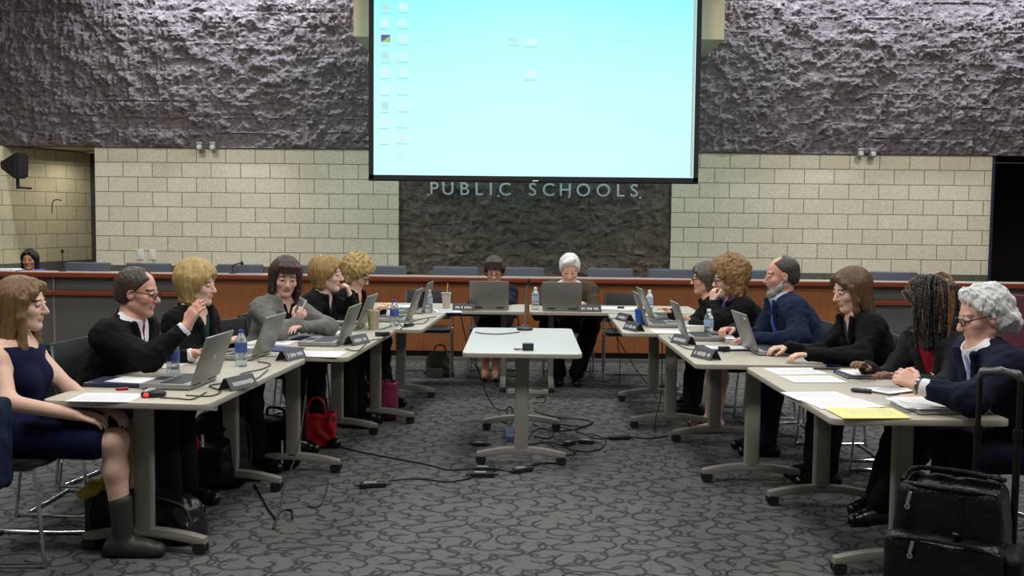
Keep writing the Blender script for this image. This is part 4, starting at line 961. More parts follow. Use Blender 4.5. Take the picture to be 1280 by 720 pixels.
# ------------------------------------------------------------------ mouse, hub, phone like things
q = G(192, 496, TZ); t = empty('computer_mouse', 'black and silver mouse with red light on near left table', 'mouse', (q.x, q.y, TZ), R(200))
S = Shape(); S.ell((0, 0, .012), (.056, .033, .026), k=.01); S.half((0, 0, -1), -.001); S.build('mouse_body', .003, bp_, t)
S = Shape(); S.ell((.01, 0, .022), (.04, .024, .0185), k=.01); S.half((0, 0, -1), -.02); S.build('silver_shell', .003, laps, t)
MB().sph((.03, .026, .014), .011, 10, (1.3, .6, .8)).build('red_light', emat('red_led', '#ff2a30', 2.2), t, True); MB().cyl((.03, -.004, .038), (.03, .004, .038), .006, None, 12).build('scroll_wheel', lapd, t)
q = G(660, 438, TZ); t = empty('wireless_receiver', 'small dark box device with lead on the white topped table', 'device', (q.x, q.y, TZ))
MB().box((0, 0, .023), (.07, .05, .044), bevel=.006).build('case', mat('dark_blue_case', '#20273c', .4), t, True); MB().box((0, -.026, .024), (.05, .003, .026)).build('front_panel', lapd, t)
b = MB(); b.tube(spline([(-.034, 0, .01), (-.06, -.01, .006), (-.08, .01, .005), (-.055, .03, .005), (-.09, .025, .005)]), .0035); b.build('lead', mat('grey_cable', '#4a4a44', .6), t, True)
q = G(656, 412.5, TZ); t = empty('gooseneck_microphone', 'gooseneck microphone with round black base on the white topped table', 'microphone', (q.x, q.y, TZ))
MB().lathe([(0, 0), (.055, 0), (.06, .006), (.056, .016), (.03, .024), (.014, .04), (0, .04)], n=28).build('base', bp_, t, True)
b = MB(); b.tube(spline([(0, 0, .03), (.001, 0, .15), (.006, 0, .27), (.016, 0, .33)]), .0055); b.build('stem', mat('steel_stem', '#77787c', .4, .6), t, True); MB().lathe([(0, 0), (.008, .002), (.011, .02), (.009, .05), (0, .056)], (.016, 0, .325), 14, Matrix.Rotation(R(12), 3, 'Y')).build('microphone_head', bp_, t, True)
for px, py, top, lb in ((78.5, 343, 314, 'thin gooseneck microphone standing beside the woman in purple'), (291, 346, 329, 'low gooseneck microphone bent right, on dais between blonde woman and woman in grey'), (1163, 357, 345, 'small gooseneck microphone on dais above the braided hair')):
    q = P(px, py, 11.3); h = P(px, top, 11.3).z - .9; t = empty('gooseneck_microphone', lb, 'microphone', (q.x, 11.3, .901)); MB().lathe([(0, 0), (.04, 0), (.042, .01), (.02, .02), (0, .02)], n=18).build('base', bp_, t, True)
    dx = 0 if h > .2 else .1
    b = MB(); b.tube(spline([(0, 0, .01), (0, 0, h * .7), (dx * .6, 0, h * .97), (dx, 0, h)]), .007 if dx else .006); b.build('stem', bp_, t, True); MB().sph((dx, 0, h), .019, 10, (1, 1, 1.3)).build('microphone_head', bp_, t, True)
def puck(px, py, lb, z=TZ, s=1.0, a=0):
    q = G(px, py, z); t = empty('power_puck', lb, 'adapter', (q.x, q.y, z), R(a)); MB().prism(rrect(.09 * s, .06 * s, .02 * s), 0, .026 * s, .005).build('case', nb_, t, True); MB().box((0, 0, .0265 * s), (.05 * s, .02 * s, .001)).build('label', laps, t)
puck(776, 385.5, 'small black box on papers at right end of far table', TZ + .0205, .7)
puck(905, 437, 'dark cable box behind laptop with sticker', TZ + .012, .8, 20)
puck(511, 408, 'dark cable box among cables on far left table', TZ, .9, 60); puck(478, 420, 'black camera shaped box beside cables at middle left table', TZ, 1.1, 40)
# ------------------------------------------------------------------ cables and adapters
cab = mat('black_cable', '#16171a', .5)
def cable(pts, lb, r=.0045, name='power_cable', m=cab, group=None):
    b = MB(); b.tube(spline(pts, 6), r, 6); return tag(b.build(name, m, None, True), lb, 'cable', group)
def gf(*a, z=.006): return [tuple(G(x, y, z)) for x, y in a]
def gt(*a): return [tuple(G(x, y, TZ + .005)) for x, y in a]
def adapter(px, py, ang, lb, w=.05, l=.13, h=.03, m=nb_, z=0.0, lab=True):
    q = G(px, py, z + h / 2); t = empty('power_adapter', lb, 'adapter', (q.x, q.y, z), R(ang), 'power bricks on the floor'); MB().box((0, 0, h / 2 + .001), (l, w, h), bevel=.007, seg=3).build('brick', m, t, True)
    if lab: MB().box((-l * .1, 0, h + .0012), (l * .5, w * .6, .0008)).build('label', mat('brick_label', '#8d939c', .5), t)
    for s in (-1, 1): MB().cyl((s * l / 2, 0, h * .5), (s * (l / 2 + .03), 0, h * .5), .008, .005).build('strain_relief', cab, t, True)
adapter(466, 606, 14, 'long power brick lying alone on the carpet, farthest left of the tangle', l=.15); adapter(603, 593, 4, 'power brick before foot bar of middle table, nearer of the twin bricks', l=.14)
adapter(606, 586, 2, 'power brick before foot bar of middle table, farther of the twin bricks', l=.13); adapter(653, 587, 38, 'power brick right of the twin bricks under middle table', l=.13)
adapter(600, 555, -8, 'flat power brick at the left end of foot bar of middle table', l=.1, h=.025); adapter(711, 554, 50, 'power brick right of the table column, nearest the foot bar', l=.09); adapter(733, 552, -8, 'power brick with white tape right of the middle table', l=.1)
adapter(774, 547, 8, 'power brick farthest right of the cable tangle', l=.15, h=.025, lab=False); adapter(543, 466, 5, 'pale brick shaped box behind the far left table leg', w=.1, l=.16, h=.09, m=mat('grey_box', '#77766c', .7), lab=False)
t = empty('power_strip', 'blue grey power strip running beside the middle table column', 'power strip', tuple(G(637, 545, 0)), R(92)); b = MB(); b.box((0, 0, .02), (.38, .05, .04), bevel=.006).build('strip_body', mat('strip_blue', '#4a5f85', .45), t)
for k in range(5): MB().box((-.13 + .065 * k, 0, .0405), (.036, .03, .002), bevel=.0005).build('socket', lapd, t)
t = empty('floor_box', 'pale floor outlet box under the far tables behind middle table', 'outlet', tuple(G(660, 492, 0)), R(0)); MB().box((0, 0, .02), (.36, .1, .036), bevel=.006).build('box', mat('pale_outlet', '#8d8c84', .5), t); MB().box((.08, 0, .0385), (.1, .06, .002)).build('socket', lapd, t)
cable(gf((485, 601), (520, 598), (560, 602), (590, 597)), 'cable joining the lone left brick to the twin bricks')
cable(gf((380, 540), (430, 560), (530, 580), (560, 587), (590, 586)), 'cable sweeping over carpet from left tables to the twin bricks')
cable(gf((617, 586), (632, 588), (640, 590), (650, 586)), 'short cable between twin bricks and the right brick'); cable(gf((663, 582), (680, 579), (697, 578), (698, 566), (690, 556), (676, 552)), 'cable looping from brick around right caster of middle table')
cable(gf((712, 562), (735, 564), (752, 560), (757, 550), (745, 544), (720, 540)), 'cable loop at right of the middle table foot'); cable(gf((760, 548), (742, 547), (720, 538), (700, 534), (670, 536)), 'cable from the farthest right brick into the tangle')
cable(gf((667, 530), (690, 538), (715, 537), (737, 531), (735, 525), (700, 523), (680, 527), (668, 521)), 'wide black cable coil right of the column', .006); cable(gf((668, 545), (685, 548), (692, 540), (680, 534), (668, 538), (660, 548)), 'small black cable coil against the column', .006)
cable(gf((668, 514), (690, 520), (716, 522), (740, 527), (728, 533), (700, 530)), 'black cable lying behind the coil', .006); cable(gf((606, 526), (625, 527), (640, 528), (640, 510), (634, 512), (636, 545)), 'cable bundle left of the column', .006)
cable(gf((668, 503), (680, 503), (681, 496), (670, 497)), 'cable plugged in the floor outlet box'); cable(gf((785, 545), (810, 548), (835, 545)), 'cable running right from tangle toward right tables')
cable(gf((640, 552), (655, 556), (690, 553), (720, 566), (700, 570)), 'cable crossing the front foot bar of middle table')
for i, (a, b_, lb) in enumerate((((575, 390), (606, 462), 'lead hanging from the far left end of the far table'), ((597, 440), (634, 512), 'lead dropping behind left edge of white topped table'))):
    p = P(*a, 9.0 if i == 0 else CTY + .3); e = G(*b_, .006)
    if i == 1: p = V((CTX - .375, CTY + .3, .7))
    cable([tuple(p), tuple((p * 2 + e) / 3 + V((0, 0, -.16))), tuple((p + e * 2) / 3 + V((0, 0, -.16))), tuple(e)], lb)
# microphone lead on the white table
cable(gt((650, 415), (625, 417.5), (605, 417), (594, 415)), 'microphone lead running to left edge of white topped table', .0035)
# leads on the tables
for pts, lb in ((((232, 494), (262, 495), (276, 489), (262, 482), (290, 478)), 'lead curling behind the nearest left laptop'), (((200, 497), (222, 498), (240, 499), (258, 490)), 'mouse lead on near left table'), (((322, 452), (338, 455), (328, 461), (300, 468), (318, 474), (335, 462)), 'leads looping at inner edge of near left table'), (((432, 436), (448, 438), (462, 426), (478, 423), (488, 418)), 'lead along inner edge of middle left table'),
                (((474, 412), (488, 408), (498, 404), (506, 409), (520, 405), (530, 404), (536, 398)), 'tangled lead on far left table'), (((500, 412), (512, 403), (530, 398), (545, 396)), 'thin lead beside far left bottle'), (((762, 399), (775, 397), (790, 399), (800, 409)), 'lead crossing corner of far right table'),
                (((836, 421), (850, 432), (866, 437), (885, 435)), 'lead on middle right table beside water bottle'), (((868, 430), (880, 437), (895, 434), (905, 440)), 'lead in front of the navy folder on right row')):
    cable(gt(*pts), lb, .0033)
def drop(px, py, z0, gx, gy, lb, mid=None):
    p = G(px, py, z0); e = G(gx, gy, .006); cable([tuple(p), tuple(p + V((0, 0, -.03)) ), tuple(p * .55 + e * .45 + V((.02, 0, -.08))), tuple(p * .15 + e * .85 + V((0, 0, .0))), tuple(e)], lb, .004)
drop(762, 400, TZ - .04, 822, 500, 'lead hanging below corner of far right table'); drop(770, 408, TZ - .05, 775, 478, 'lead hanging inside far right corner of the U'); drop(828, 424, TZ - .04, 818, 540, 'lead hanging from the middle right table to the floor')
drop(385, 452, TZ - .05, 350, 640, 'lead hanging from near left table down to carpet'); 
cable(gf((318, 605), (335, 636), (345, 650), (342, 661), (350, 640), (364, 638), (366, 648)), 'black cable end tied in a loop on near left carpet', .006)
cable(gf((410, 606), (405, 625), (396, 633), (385, 633)), 'thin dark cable on carpet right of the near left foot', .004)
# ------------------------------------------------------------------ bags
bagk = mat('black_nylon', '#0a0b0d', .6, var=.2, bump=.2, spec=.25); redb = mat('red_vinyl_bag', '#a90f20', .35, var=.12, bump=.2, bscale=20); leather = mat('black_leather', '#0a0a0c', .36, var=.2, bump=.25, bscale=70, spec=.3)
def fbag(name, cat, lb, px, py, rz, Y=None):
    q = G(px, py, 0); return empty(name, lb, cat, (q.x, q.y, 0), R(rz))
t = fbag('backpack', 'bag', 'black backpack with red patch standing under near left table', 275, 606, 70)
S = Shape(); S.box((0, 0, .21), (.1, .155, .21), r=.07, k=.02, taper=.12); S.box((-.1, 0, .14), (.05, .12, .12), r=.04, k=.02); S.wrinkle(.006, 30); S.build('pack_body', .007, bagk, t)
b = MB(); b.tube(spline([(-.045, -.135, .03), (-.045, -.14, .2), (-.045, -.11, .36), (-.045, 0, .412), (-.045, .11, .36), (-.045, .14, .2), (-.045, .135, .03)]), .006); b.build('zipper', mat('zip_grey', '#5a564c', .5), t, True)
S = Shape(); S.ell((-.153, .05, .26), (.014, .028, .05), k=.01); S.build('red_patch', .004, redb, t); MB().box((-.148, .005, .285), (.012, .012, .07), bevel=.003).build('white_tag', pl, t)
b = MB()
for s in (-1, 1): b.tube(spline([(.09, s * .07, .38), (.15, s * .09, .3), (.15, s * .1, .12), (.1, s * .1, .04)]), .014, 8)
b.build('shoulder_strap', bagk, t, True); b = MB(); b.tube(spline([(.05, -.04, .41), (.05, -.03, .45), (.05, .03, .45), (.05, .04, .41)]), .009); b.build('grab_handle', bagk, t, True)
t = fbag('tote_bag', 'bag', 'shiny red tote bag standing under the left tables', 396, 558, 8)
S = Shape(); S.box((0, 0, .115), (.125, .06, .115), r=.025, k=.02, taper=-.06); S.box((0, 0, .23), (.11, .035, .05), r=.02, k=.01, op='-'); S.wrinkle(.008, 34); S.build('bag_body', .006, redb, t)
b = MB()
for s in (-1, 1): b.tube(spline([(-.06, s * .05, .2), (-.05, s * .055, .3), (0, s * .05, .34), (.05, s * .055, .3), (.06, s * .05, .2)]), .007)
b.build('bag_handle', redb, t, True); MB().sph((.09, -.06, .2), .01, 8).build('metal_ring', chrome, t, True)
t = fbag('tote_bag', 'bag', 'tall magenta bag standing behind the middle left table leg', 487, 524, 0)
S = Shape(); S.box((0, 0, .15), (.06, .08, .15), r=.02, k=.02); S.box((0, 0, .31), (.045, .06, .05), r=.01, k=.01, op='-'); S.wrinkle(.006, 30); S.build('bag_body', .006, mat('magenta_bag', '#7a2148', .45, bump=.2), t)
b = MB(); b.tube(spline([(-.03, -.07, .28), (-.02, -.07, .36), (.02, -.07, .36), (.03, -.07, .28)]), .006); b.build('bag_handle', bagk, t, True)
t = fbag('handbag', 'bag', 'brown leather handbag with gold clasp behind middle left table leg', 452, 519, 0)
S = Shape(); S.box((0, 0, .09), (.14, .07, .085), r=.04, k=.02, taper=.1); S.wrinkle(.007, 34); S.build('bag_body', .006, mat('brown_leather', '#6b3a14', .35, bump=.2), t); b = MB(); b.tube(spline([(-.08, 0, .16), (-.06, 0, .25), (.06, 0, .25), (.08, 0, .16)]), .008); b.build('bag_handle', mat('brown_leather', '#6b3a14'), t, True)
b = MB(); b.box((0, -.072, .13), (.03, .012, .04), bevel=.004); b.build('clasp', mat('gold', '#d9b25a', .25, 1), t)
t = fbag('tote_bag', 'bag', 'grey tote bag slumped behind the far left table leg', 549, 470, 10)
S = Shape(); S.box((0, 0, .12), (.13, .08, .12), r=.05, k=.02, taper=.2); S.wrinkle(.01, 26); S.build('bag_body', .008, mat('grey_canvas', '#6a6a66', .8, bump=.2), t); b = MB(); b.tube(spline([(-.06, -.05, .2), (-.04, -.06, .3), (.04, -.06, .3), (.06, -.05, .2)]), .008); b.build('bag_handle', mat('grey_canvas', '#6a6a66'), t, True)
t = fbag('briefcase', 'bag', 'black soft briefcase behind the second left table foot', 345, 583, 60)
S = Shape(); S.box((0, 0, .16), (.07, .16, .155), r=.04, k=.02); S.wrinkle(.005, 30); S.build('bag_body', .007, bagk, t); b = MB(); b.tube(spline([(0, -.07, .3), (0, -.06, .36), (0, .06, .36), (0, .07, .3)]), .009); b.build('bag_handle', bagk, t, True); MB().box((-.073, -.12, .12), (.006, .012, .14), bevel=.002).build('reflective_strip', pl, t)
# near left: quilted bag and the dark straps with a yellow scarf
t = fbag('handbag', 'bag', 'large black quilted bag with shiny rim under the near left table', 205, 672, -20)
S = Shape(); S.box((0, 0, .11), (.2, .1, .11), r=.07, k=.02, taper=.18); S.wrinkle(.007, 40); S.build('bag_body', .007, mat('black_patterned_bag', '#15151f', .3, var=.5, scale=25, bump=.3), t)
b = MB(); b.tube(spline([(-.16, -.06, .19), (-.08, -.085, .215), (.08, -.085, .215), (.17, -.06, .18), (.2, -.04, .08)]), .006); b.build('rim', mat('shiny_piping', '#6a675a', .2, .6), t, True)
b = MB(); b.tube(spline([(-.15, -.03, .2), (-.22, -.1, .1), (-.2, -.16, .01), (-.12, -.2, .01)]), .012, flat=.4); b.build('shoulder_strap', leather, t, True)
t = fbag('tote_bag', 'bag', 'navy cloth bag with blue straps and yellow scarf beside near left foot', 140, 672, 10)
S = Shape(); S.box((0, 0, .13), (.11, .09, .13), r=.04, k=.02); S.box((0, 0, .28), (.085, .065, .06), r=.02, k=.01, op='-'); S.wrinkle(.01, 28); S.build('bag_body', .007, mat('navy_cloth', '#171a2c', .7, bump=.2), t)
b = MB()
for s in (-1, 1): b.tube(spline([(s * .06, -.09, .22), (s * .075, -.12, .14), (s * .06, -.13, .04), (s * .1, -.16, .012)]), .016, flat=.35)
b.build('shoulder_strap', mat('blue_strap', '#27324a', .6), t, True)
S = Shape(); S.chain([(-.11, -.07, .24), (-.06, -.1, .27), (.0, -.08, .29), (.07, -.05, .29), (.09, .02, .28)], [.025, .03, .028, .03, .02], .02); S.wrinkle(.012, 45); S.build('scarf', .006, mat('yellow_scarf', '#a8963a', .8, var=.35, scale=12), t)
# rolling case at near right
q = V((1.66, 4.0, 0)); t = empty('rolling_bag', 'black rolling leather bag with raised handle at near right corner', 'bag', q, R(-33))
S = Shape(); S.box((.0, 0, .3), (.205, .14, .26), r=.05, k=.02, taper=.1); S.box((0, 0, .56), (.16, .1, .06), r=.03, k=.012, op='-'); S.wrinkle(.005, 24); S.build('bag_body', .008, leather, t)
S = Shape(); S.box((.0, -.15, .21), (.215, .06, .16), r=.045, k=.02); S.wrinkle(.006, 26); S.build('front_pocket', .007, leather, t)
S = Shape(); S.box((.22, -.05, .2), (.05, .09, .14), r=.04, k=.02); S.wrinkle(.006, 30); S.build('side_pocket', .007, bagk, t)
b = MB(); b.tube(spline([(-.2, -.19, .34), (-.1, -.212, .365), (.1, -.212, .365), (.2, -.19, .34)]), .008); b.tube(spline([(-.16, -.1, .545), (-.05, -.125, .55), (.08, -.125, .55), (.17, -.1, .54)]), .009); b.tube(spline([(-.17, -.09, .55), (-.17, .1, .56), (0, .13, .565), (.17, .1, .56)]), .01); b.build('piping', leather, t, True)
zs_ = mat('zipper_silver', '#b5b8bd', .25, .9)
for x, y, z in ((-.1, -.217, .33), (-.155, -.2, .29), (-.13, -.15, .5)):
    b = MB(); b.box((x, y, z), (.014, .008, .05), Matrix.Rotation(.2, 3, 'Y'), .003); b.lathe([(.004, -.003), (.011, -.003), (.011, .003), (.004, .003)], (x - .004, y - .002, z - .034), 12, Matrix.Rotation(pi / 2, 3, 'X')); b.build('zipper_pull', zs_, t, True)
b = MB(); b.box((.05, -.16, .38), (.025, .09, .012), Matrix.Rotation(-.5, 3, 'X'), .004); b.box((.05, -.13, .46), (.025, .012, .14), None, .004); b.build('flap_strap', leather, t)
for x in (.05, .195):
    b = MB(); b.cyl((x, .16, .2), (x, .17, .74), .014); b.cyl((x, .17, .72), (x, .178, .955), .0105); b.cyl((x, .17, .71), (x, .17, .75), .018); b.build('handle_rod', bagk, t, True)
S = Shape(); S.chain([(.05, .178, .945), (.06, .178, .963), (.122, .178, .972), (.185, .178, .963), (.195, .178, .945)], [.013, .016, .017, .016, .013], .01); S.build('handle_grip', .004, mat('grey_grip', '#48484c', .35), t)
b = MB()
for s in (-1, 1): b.cyl((s * .19 - .02, .15, .045), (s * .19 + .02, .15, .045), .045, None, 20)
b.build('wheel', bagk, t, True); b = MB(); b.box((0, .0, .045), (.36, .26, .03), bevel=.01); b.build('wheel_frame', bp_, t)
# ------------------------------------------------------------------ the people at the tables
def c_(n, c, **k): return mat(n, c, k.pop('rough', .85), var=k.pop('var', .12), scale=k.pop('scale', 18), bump=k.pop('bump', .25), bscale=k.pop('bscale', 9), spec=.18, **k)
blacksuit = c_('black_suit_wool', '#0d0d11'); navysuit = c_('navy_suit_wool', '#10162a'); bluesuit = c_('blue_suit_wool', '#18223c'); greyjk = c_('grey_tweed', '#6f6f6c', var=.25, scale=140); blackknit = c_('black_knit', '#0b0b0e'); charc = c_('charcoal_blazer', '#1e1f24')
brownjk = c_('brown_blazer', '#463d36', var=.2, scale=120); whites = c_('white_shirt', '#dcdfe6', bump=.1); bluesh = c_('light_blue_shirt', '#a9b6d2', bump=.1); redtie = c_('red_tie', '#7a1e2c', var=.35, scale=60); bluetie = c_('blue_tie', '#3f57a8', rough=.5); greytie = c_('pale_blue_tie', '#7d8db0', rough=.5); darktie = c_('dark_tie', '#15151c', rough=.5)
navyd = c_('navy_dress', '#0d1236'); shoeb = mat('black_shoe', '#0d0d0f', .3, var=.05); bootm = mat('dark_green_boot', '#2b2d2a', .5); tealtop = c_('teal_top', '#1d3a3c'); redtop = c_('crimson_top', '#8c1226'); bluetop = c_('slate_blue_top', '#25324a'); pattern = c_('black_white_print', '#2b2a2c', var=.9, scale=30); blackpat = c_('black_floral_jacket', '#1a1a1d', var=.8, scale=45)
purp = c_('purple_blouse', '#5a55a0'); scarfm = c_('purple_scarf', '#5b3a86', var=.3); magtop = c_('magenta_top', '#7d1c48'); glas = mat('black_spectacle_frame', '#15100e', .3)
steel = mat('watch_steel', '#8a8c90', .25, .9)
FAIR, RUD = '#dab5a3', '#d09e8c'
hairs = dict(brown=hair_mat('light_brown_hair', '#4f3a22', '#8a6a42'), dark=hair_mat('dark_brown_hair', '#1d130e', '#3d271c'), blonde=hair_mat('blonde_hair', '#7a5c2a', '#d8bd7c'), honey=hair_mat('honey_blonde_hair', '#6a4c24', '#b8965a'), auburn=hair_mat('dark_auburn_hair', '#1c0f0d', '#452520'), curly=hair_mat('strawberry_blonde_hair', '#5c3f20', '#a58150'), grey=hair_mat('greying_brown_hair', '#2c241e', '#6a5f54'), white=hair_mat('white_hair', '#c6c8ca', '#f2f3f4'), short=hair_mat('short_brown_hair', '#231c17', '#473a2f'), salt=hair_mat('short_dark_grey_hair', '#1f1d1d', '#4b4846'), black=hair_mat('black_hair', '#0a0909', '#1c1818'), mouse=hair_mat('mid_brown_hair', '#3a2617', '#6d4e32'), greyb=hair_mat('grey_beard', '#6d6863', '#b5b0aa'), bronze=hair_mat('bronze_braid', '#4d331d', '#8a6238'))
def seat_for(p, a, lb, back=0): chair(p.hip[0] - cos(R(a)) * back, p.hip[1] - sin(R(a)) * back, a, lb)
rg = np.random.default_rng
def cast():
    # ---- left row
    p = Person('person in navy sleeveless dress with long light brown hair, arms in lap', P(28, 381, 4.68), 6, 4, 0, (-2.34, 4.66, .555), skin=FAIR, h=.005, nb=(.165, .035), legfwd=.5,
        arms=dict(R=dict(w=(-1.98, 4.5, .665), e=P(10, 503, 4.42), curl=.3, n=(0, .5, -1)), L=dict(w=(-1.93, 4.7, .655), curl=.3)), legs=dict(L=dict(k=(-1.82, 4.76, .535), a=(-1.84, 4.78, .095)), R=dict(k=(-1.84, 4.57, .535), a=(-1.82, 4.6, .095))))
    p.body(); S = Shape(); p.torso(S, .008, .05); S.cone(p.NB - p.U * .03 + p.Fd * .02, p.NB + p.U * .2 + p.bf * .06, .075, .09, .01, '-'); S.half(p.U, p.U @ (p.NB - p.U * .018), .004)
    for q in 'LR': S.cone(p.sh[q] + (p.sh[q] - p.sc) * .18, p.sh[q] + (p.sh[q] - p.sc) * .9 - p.U * .02, .062, .07, .01, '-')
    p.cloth('dress_top', S, navyd); p.skirt(navyd, 'dress_skirt', .8); p.shoes(bootm, .16)
    S = Shape(); p.bob(S, .26, .012, .02, .012, cheek=.3, n=24); p.hair(S, hairs['brown']); seat_for(p, 0, 'black sled chair under the woman in navy dress at near left', .0)
    p = Person('person in dark suit and glasses raising right hand, red tie', P(172, 366, 5.35), 0, 9, -6, (-2.28, 5.42, .555), sex='m', skin=RUD, h=.005, belly=.02, w=1.06, hs=1.03,
        arms=dict(R=dict(e=P(186, 448, 5.1), w=P(233, 409, 5.17), d=P(252, 370, 5.17) - P(233, 409, 5.17), n=(.6, .75, .1), curl=.22), L=dict(w=(-1.84, 5.68, .78))))
    p.body(); p.shirt(whites, low=False, neck=.046); p.tie(redtie); p.jacket(blacksuit, sleeve=.2); p.trousers(blacksuit); p.shoes(shoeb); p.glasses(glas)
    S = p.cap(Shape(), .008, ((.075, 0, .11), (.05, .04, .035)), -.07, -.03); p.hair(S, hairs['short']); seat_for(p, 0, 'black sled chair under the man in dark suit raising his hand', .08)
    p = Person('person with full blonde bob and dark blazer, second from near left suit', P(247, 357, 6.2), -4, 4, -18, (-2.1, 6.25, .555), skin=FAIR, h=.0055, hs=1.0)
    p.body(); p.shirt(tealtop, 'top', collar=False, cuffs=False, neck=-.01, depth=.06, width=.05); p.jacket(blackknit, depth=.26, width=.07); p.trousers(blackknit); p.shoes(shoeb)
    S = Shape(); p.bob(S, .09, .034, -.005, .012, top=.012, n=22, amp=.004); S.wrinkle(.004, 38); p.hair(S, hairs['blonde']); seat_for(p, -10, 'black sled chair under the blonde woman with dark blazer', .08)
    p = Person('person in grey jacket with dark auburn bob, arms folded on table, holding pen', P(357, 347, 7.0), -68, 14, -32, (-1.84, 7.08, .555), skin='#d9ada0', h=.0055, hs=1.04, roll=-4,
        arms=dict(R=dict(w=P(369, 403, 6.82), d=(.5, -.1, .65), n=(-.3, .9, .2), curl=.75, e=(-1.62, 6.72, .79)), L=dict(w=(-1.5, 6.82, .815), d=(-.3, -.8, 0.05), e=(-1.36, 7.05, .79))))
    p.body(); p.shirt(blackknit, 'top', collar=False, cuffs=False, neck=.0, depth=.05, width=.045); p.jacket(greyjk, depth=.28, width=.065); p.trousers(blackknit); p.shoes(shoeb)
    S = Shape(); p.bob(S, .16, .02, .012, .02, cheek=.14, bangs=.035, n=24); p.hair(S, hairs['auburn']); seat_for(p, -28, 'black sled chair under the woman in grey jacket', .06)
    w = p.arm['R'][1]; b = MB(); a = V(w) + V((.03, -.02, .05)); b.cyl(a, a + V((.05, -.01, .1)), .005); tag(b.build('pen', pl), 'white pen held up by the woman in grey jacket', 'pen')
    p = Person('person with honey blonde hair resting chin on hand, black jacket, profile', P(409, 344, 7.65), -2, 2, -12, (-1.72, 7.72, .555), skin=FAIR, h=.006, hs=1.05,
        arms=dict(R=dict(w=P(414, 407, 7.42), e=P(392, 402, 7.4)), L=dict(e=P(444, 390, 7.82), w=P(438, 370, 7.78), d=(-.25, -.08, .8), n=(-1, 0, -.2), curl=.75)))
    p.body(); p.shirt(pattern, 'blouse', collar=False, cuffs=False, neck=.0, depth=.06, width=.04); p.jacket(blackknit, depth=.3, width=.055, sleeve=.12); p.trousers(blackknit); p.shoes(shoeb)
    S = Shape(); p.bob(S, .075, .024, .0, .015, n=24, amp=.004); S.wrinkle(.003, 40); p.hair(S, hairs['honey']); seat_for(p, -12, 'black sled chair under the woman resting her chin on her hand', .08)
    p = Person('person with curly pale blonde hair and glasses bending over papers', P(446, 342, 8.35), -10, 30, -14, (-1.62, 8.42, .555), skin='#dcb49f', h=.006, hs=1.05, arms=dict(R=dict(w=P(464, 391, 8.15)), L=dict(w=(-1.18, 8.4, .785))))
    p.body(); p.shirt(redtop, 'top', collar=False, cuffs=False, neck=0, depth=.08, width=.05); p.jacket(blackknit, depth=.26, width=.06); p.trousers(blackknit); p.shoes(shoeb); p.glasses(glas)
    S = Shape(); p.bob(S, .07, .032, .01, .015, top=.01, n=16, amp=.006); S.wrinkle(.008, 62); p.hair(S, hairs['blonde']); seat_for(p, -12, 'black sled chair under the woman bending over papers', .08)
    # ---- far table
    p = Person('person with short dark hair and glasses behind middle laptop, navy jacket, bare calves', P(618, 340, 9.98), -90, 16, -90, (-.33, 10.2, .555), skin='#cf9f88', h=.006, hs=1.02, arms=dict(L=dict(w=(-.24, 9.58, .785)), R=dict(w=(-.46, 9.58, .785))), spread=.06, legs=dict(L=dict(a=(-.3, 9.8, .095)), R=dict(a=(-.4, 9.83, .095))))
    p.body(); p.shirt(navysuit, 'top', collar=False, cuffs=False, neck=.0); p.jacket(navysuit, depth=.22, width=.055, sleeve=.05); p.skirt(navysuit, cover=1.02); p.shoes(shoeb, heel=True); p.glasses(glas)
    S = p.cap(Shape(), .03, None, -.05, -.01)
    for k in range(13): S.chain([p.H(.02, -.06 + .01 * k, .125), p.H(.075, -.064 + .0105 * k, .108 + .006 * (k % 3)), p.H(.1, -.062 + .0105 * k, .062)], [.016, .015, .006], .01)
    S.wrinkle(.005, 90); p.hair(S, hairs['dark']); seat_for(p, -90, 'black sled chair under the dark haired person at the far table', .03)
    p = Person('person with white hair, brown blazer and dark tie, looking down at far table', P(712, 337, 9.88), -92, 24, -90, (.4, 10.2, .555), sex='m', skin='#d6a590', h=.006, hs=1.08, brow='#8a8480', w=1.1, belly=.02, spread=.2, arms=dict(L=dict(w=P(731, 383, 9.62), curl=.5), R=dict(w=(.2, 9.6, .79))), legs=dict(L=dict(a=(.46, 9.62, .095)), R=dict(a=(.3, 9.64, .095))))
    p.body(); p.shirt(whites, low=False, neck=.046); p.tie(darktie); p.jacket(brownjk, depth=.3, width=.08); p.trousers(blacksuit, e=.026); p.shoes(shoeb)
    S = p.cap(Shape(), .02, None, -.05, -.014); S.chain([p.H(.05, .04, .125), p.H(.08, .01, .12), p.H(.075, -.045, .1)], [.02, .02, .018], .02); S.wrinkle(.004, 80); p.hair(S, hairs['white']); seat_for(p, -90, 'black sled chair under the white haired man in brown blazer', .03)
    # ---- right row
    p = Person('person with greying bob and glasses, patterned black jacket, mostly behind curly haired woman', P(882, 349, 8.3), 176, 4, 178, (1.78, 8.3, .555), skin='#cf9f88', h=.006, hs=1.02, arms=dict(L=dict(w=P(866, 402, 8.08)), R=dict(w=(1.16, 8.42, .79))))
    p.body(); p.shirt(magtop, 'top', collar=False, cuffs=False, neck=0, depth=.06, width=.05); p.jacket(blackpat, depth=.26, width=.06); p.trousers(blackknit); p.shoes(shoeb); p.glasses(glas)
    S = Shape(); p.bob(S, .075, .02, .0, .015, n=24); p.hair(S, hairs['grey']); seat_for(p, 180, 'black sled chair under the woman in patterned jacket', .08)
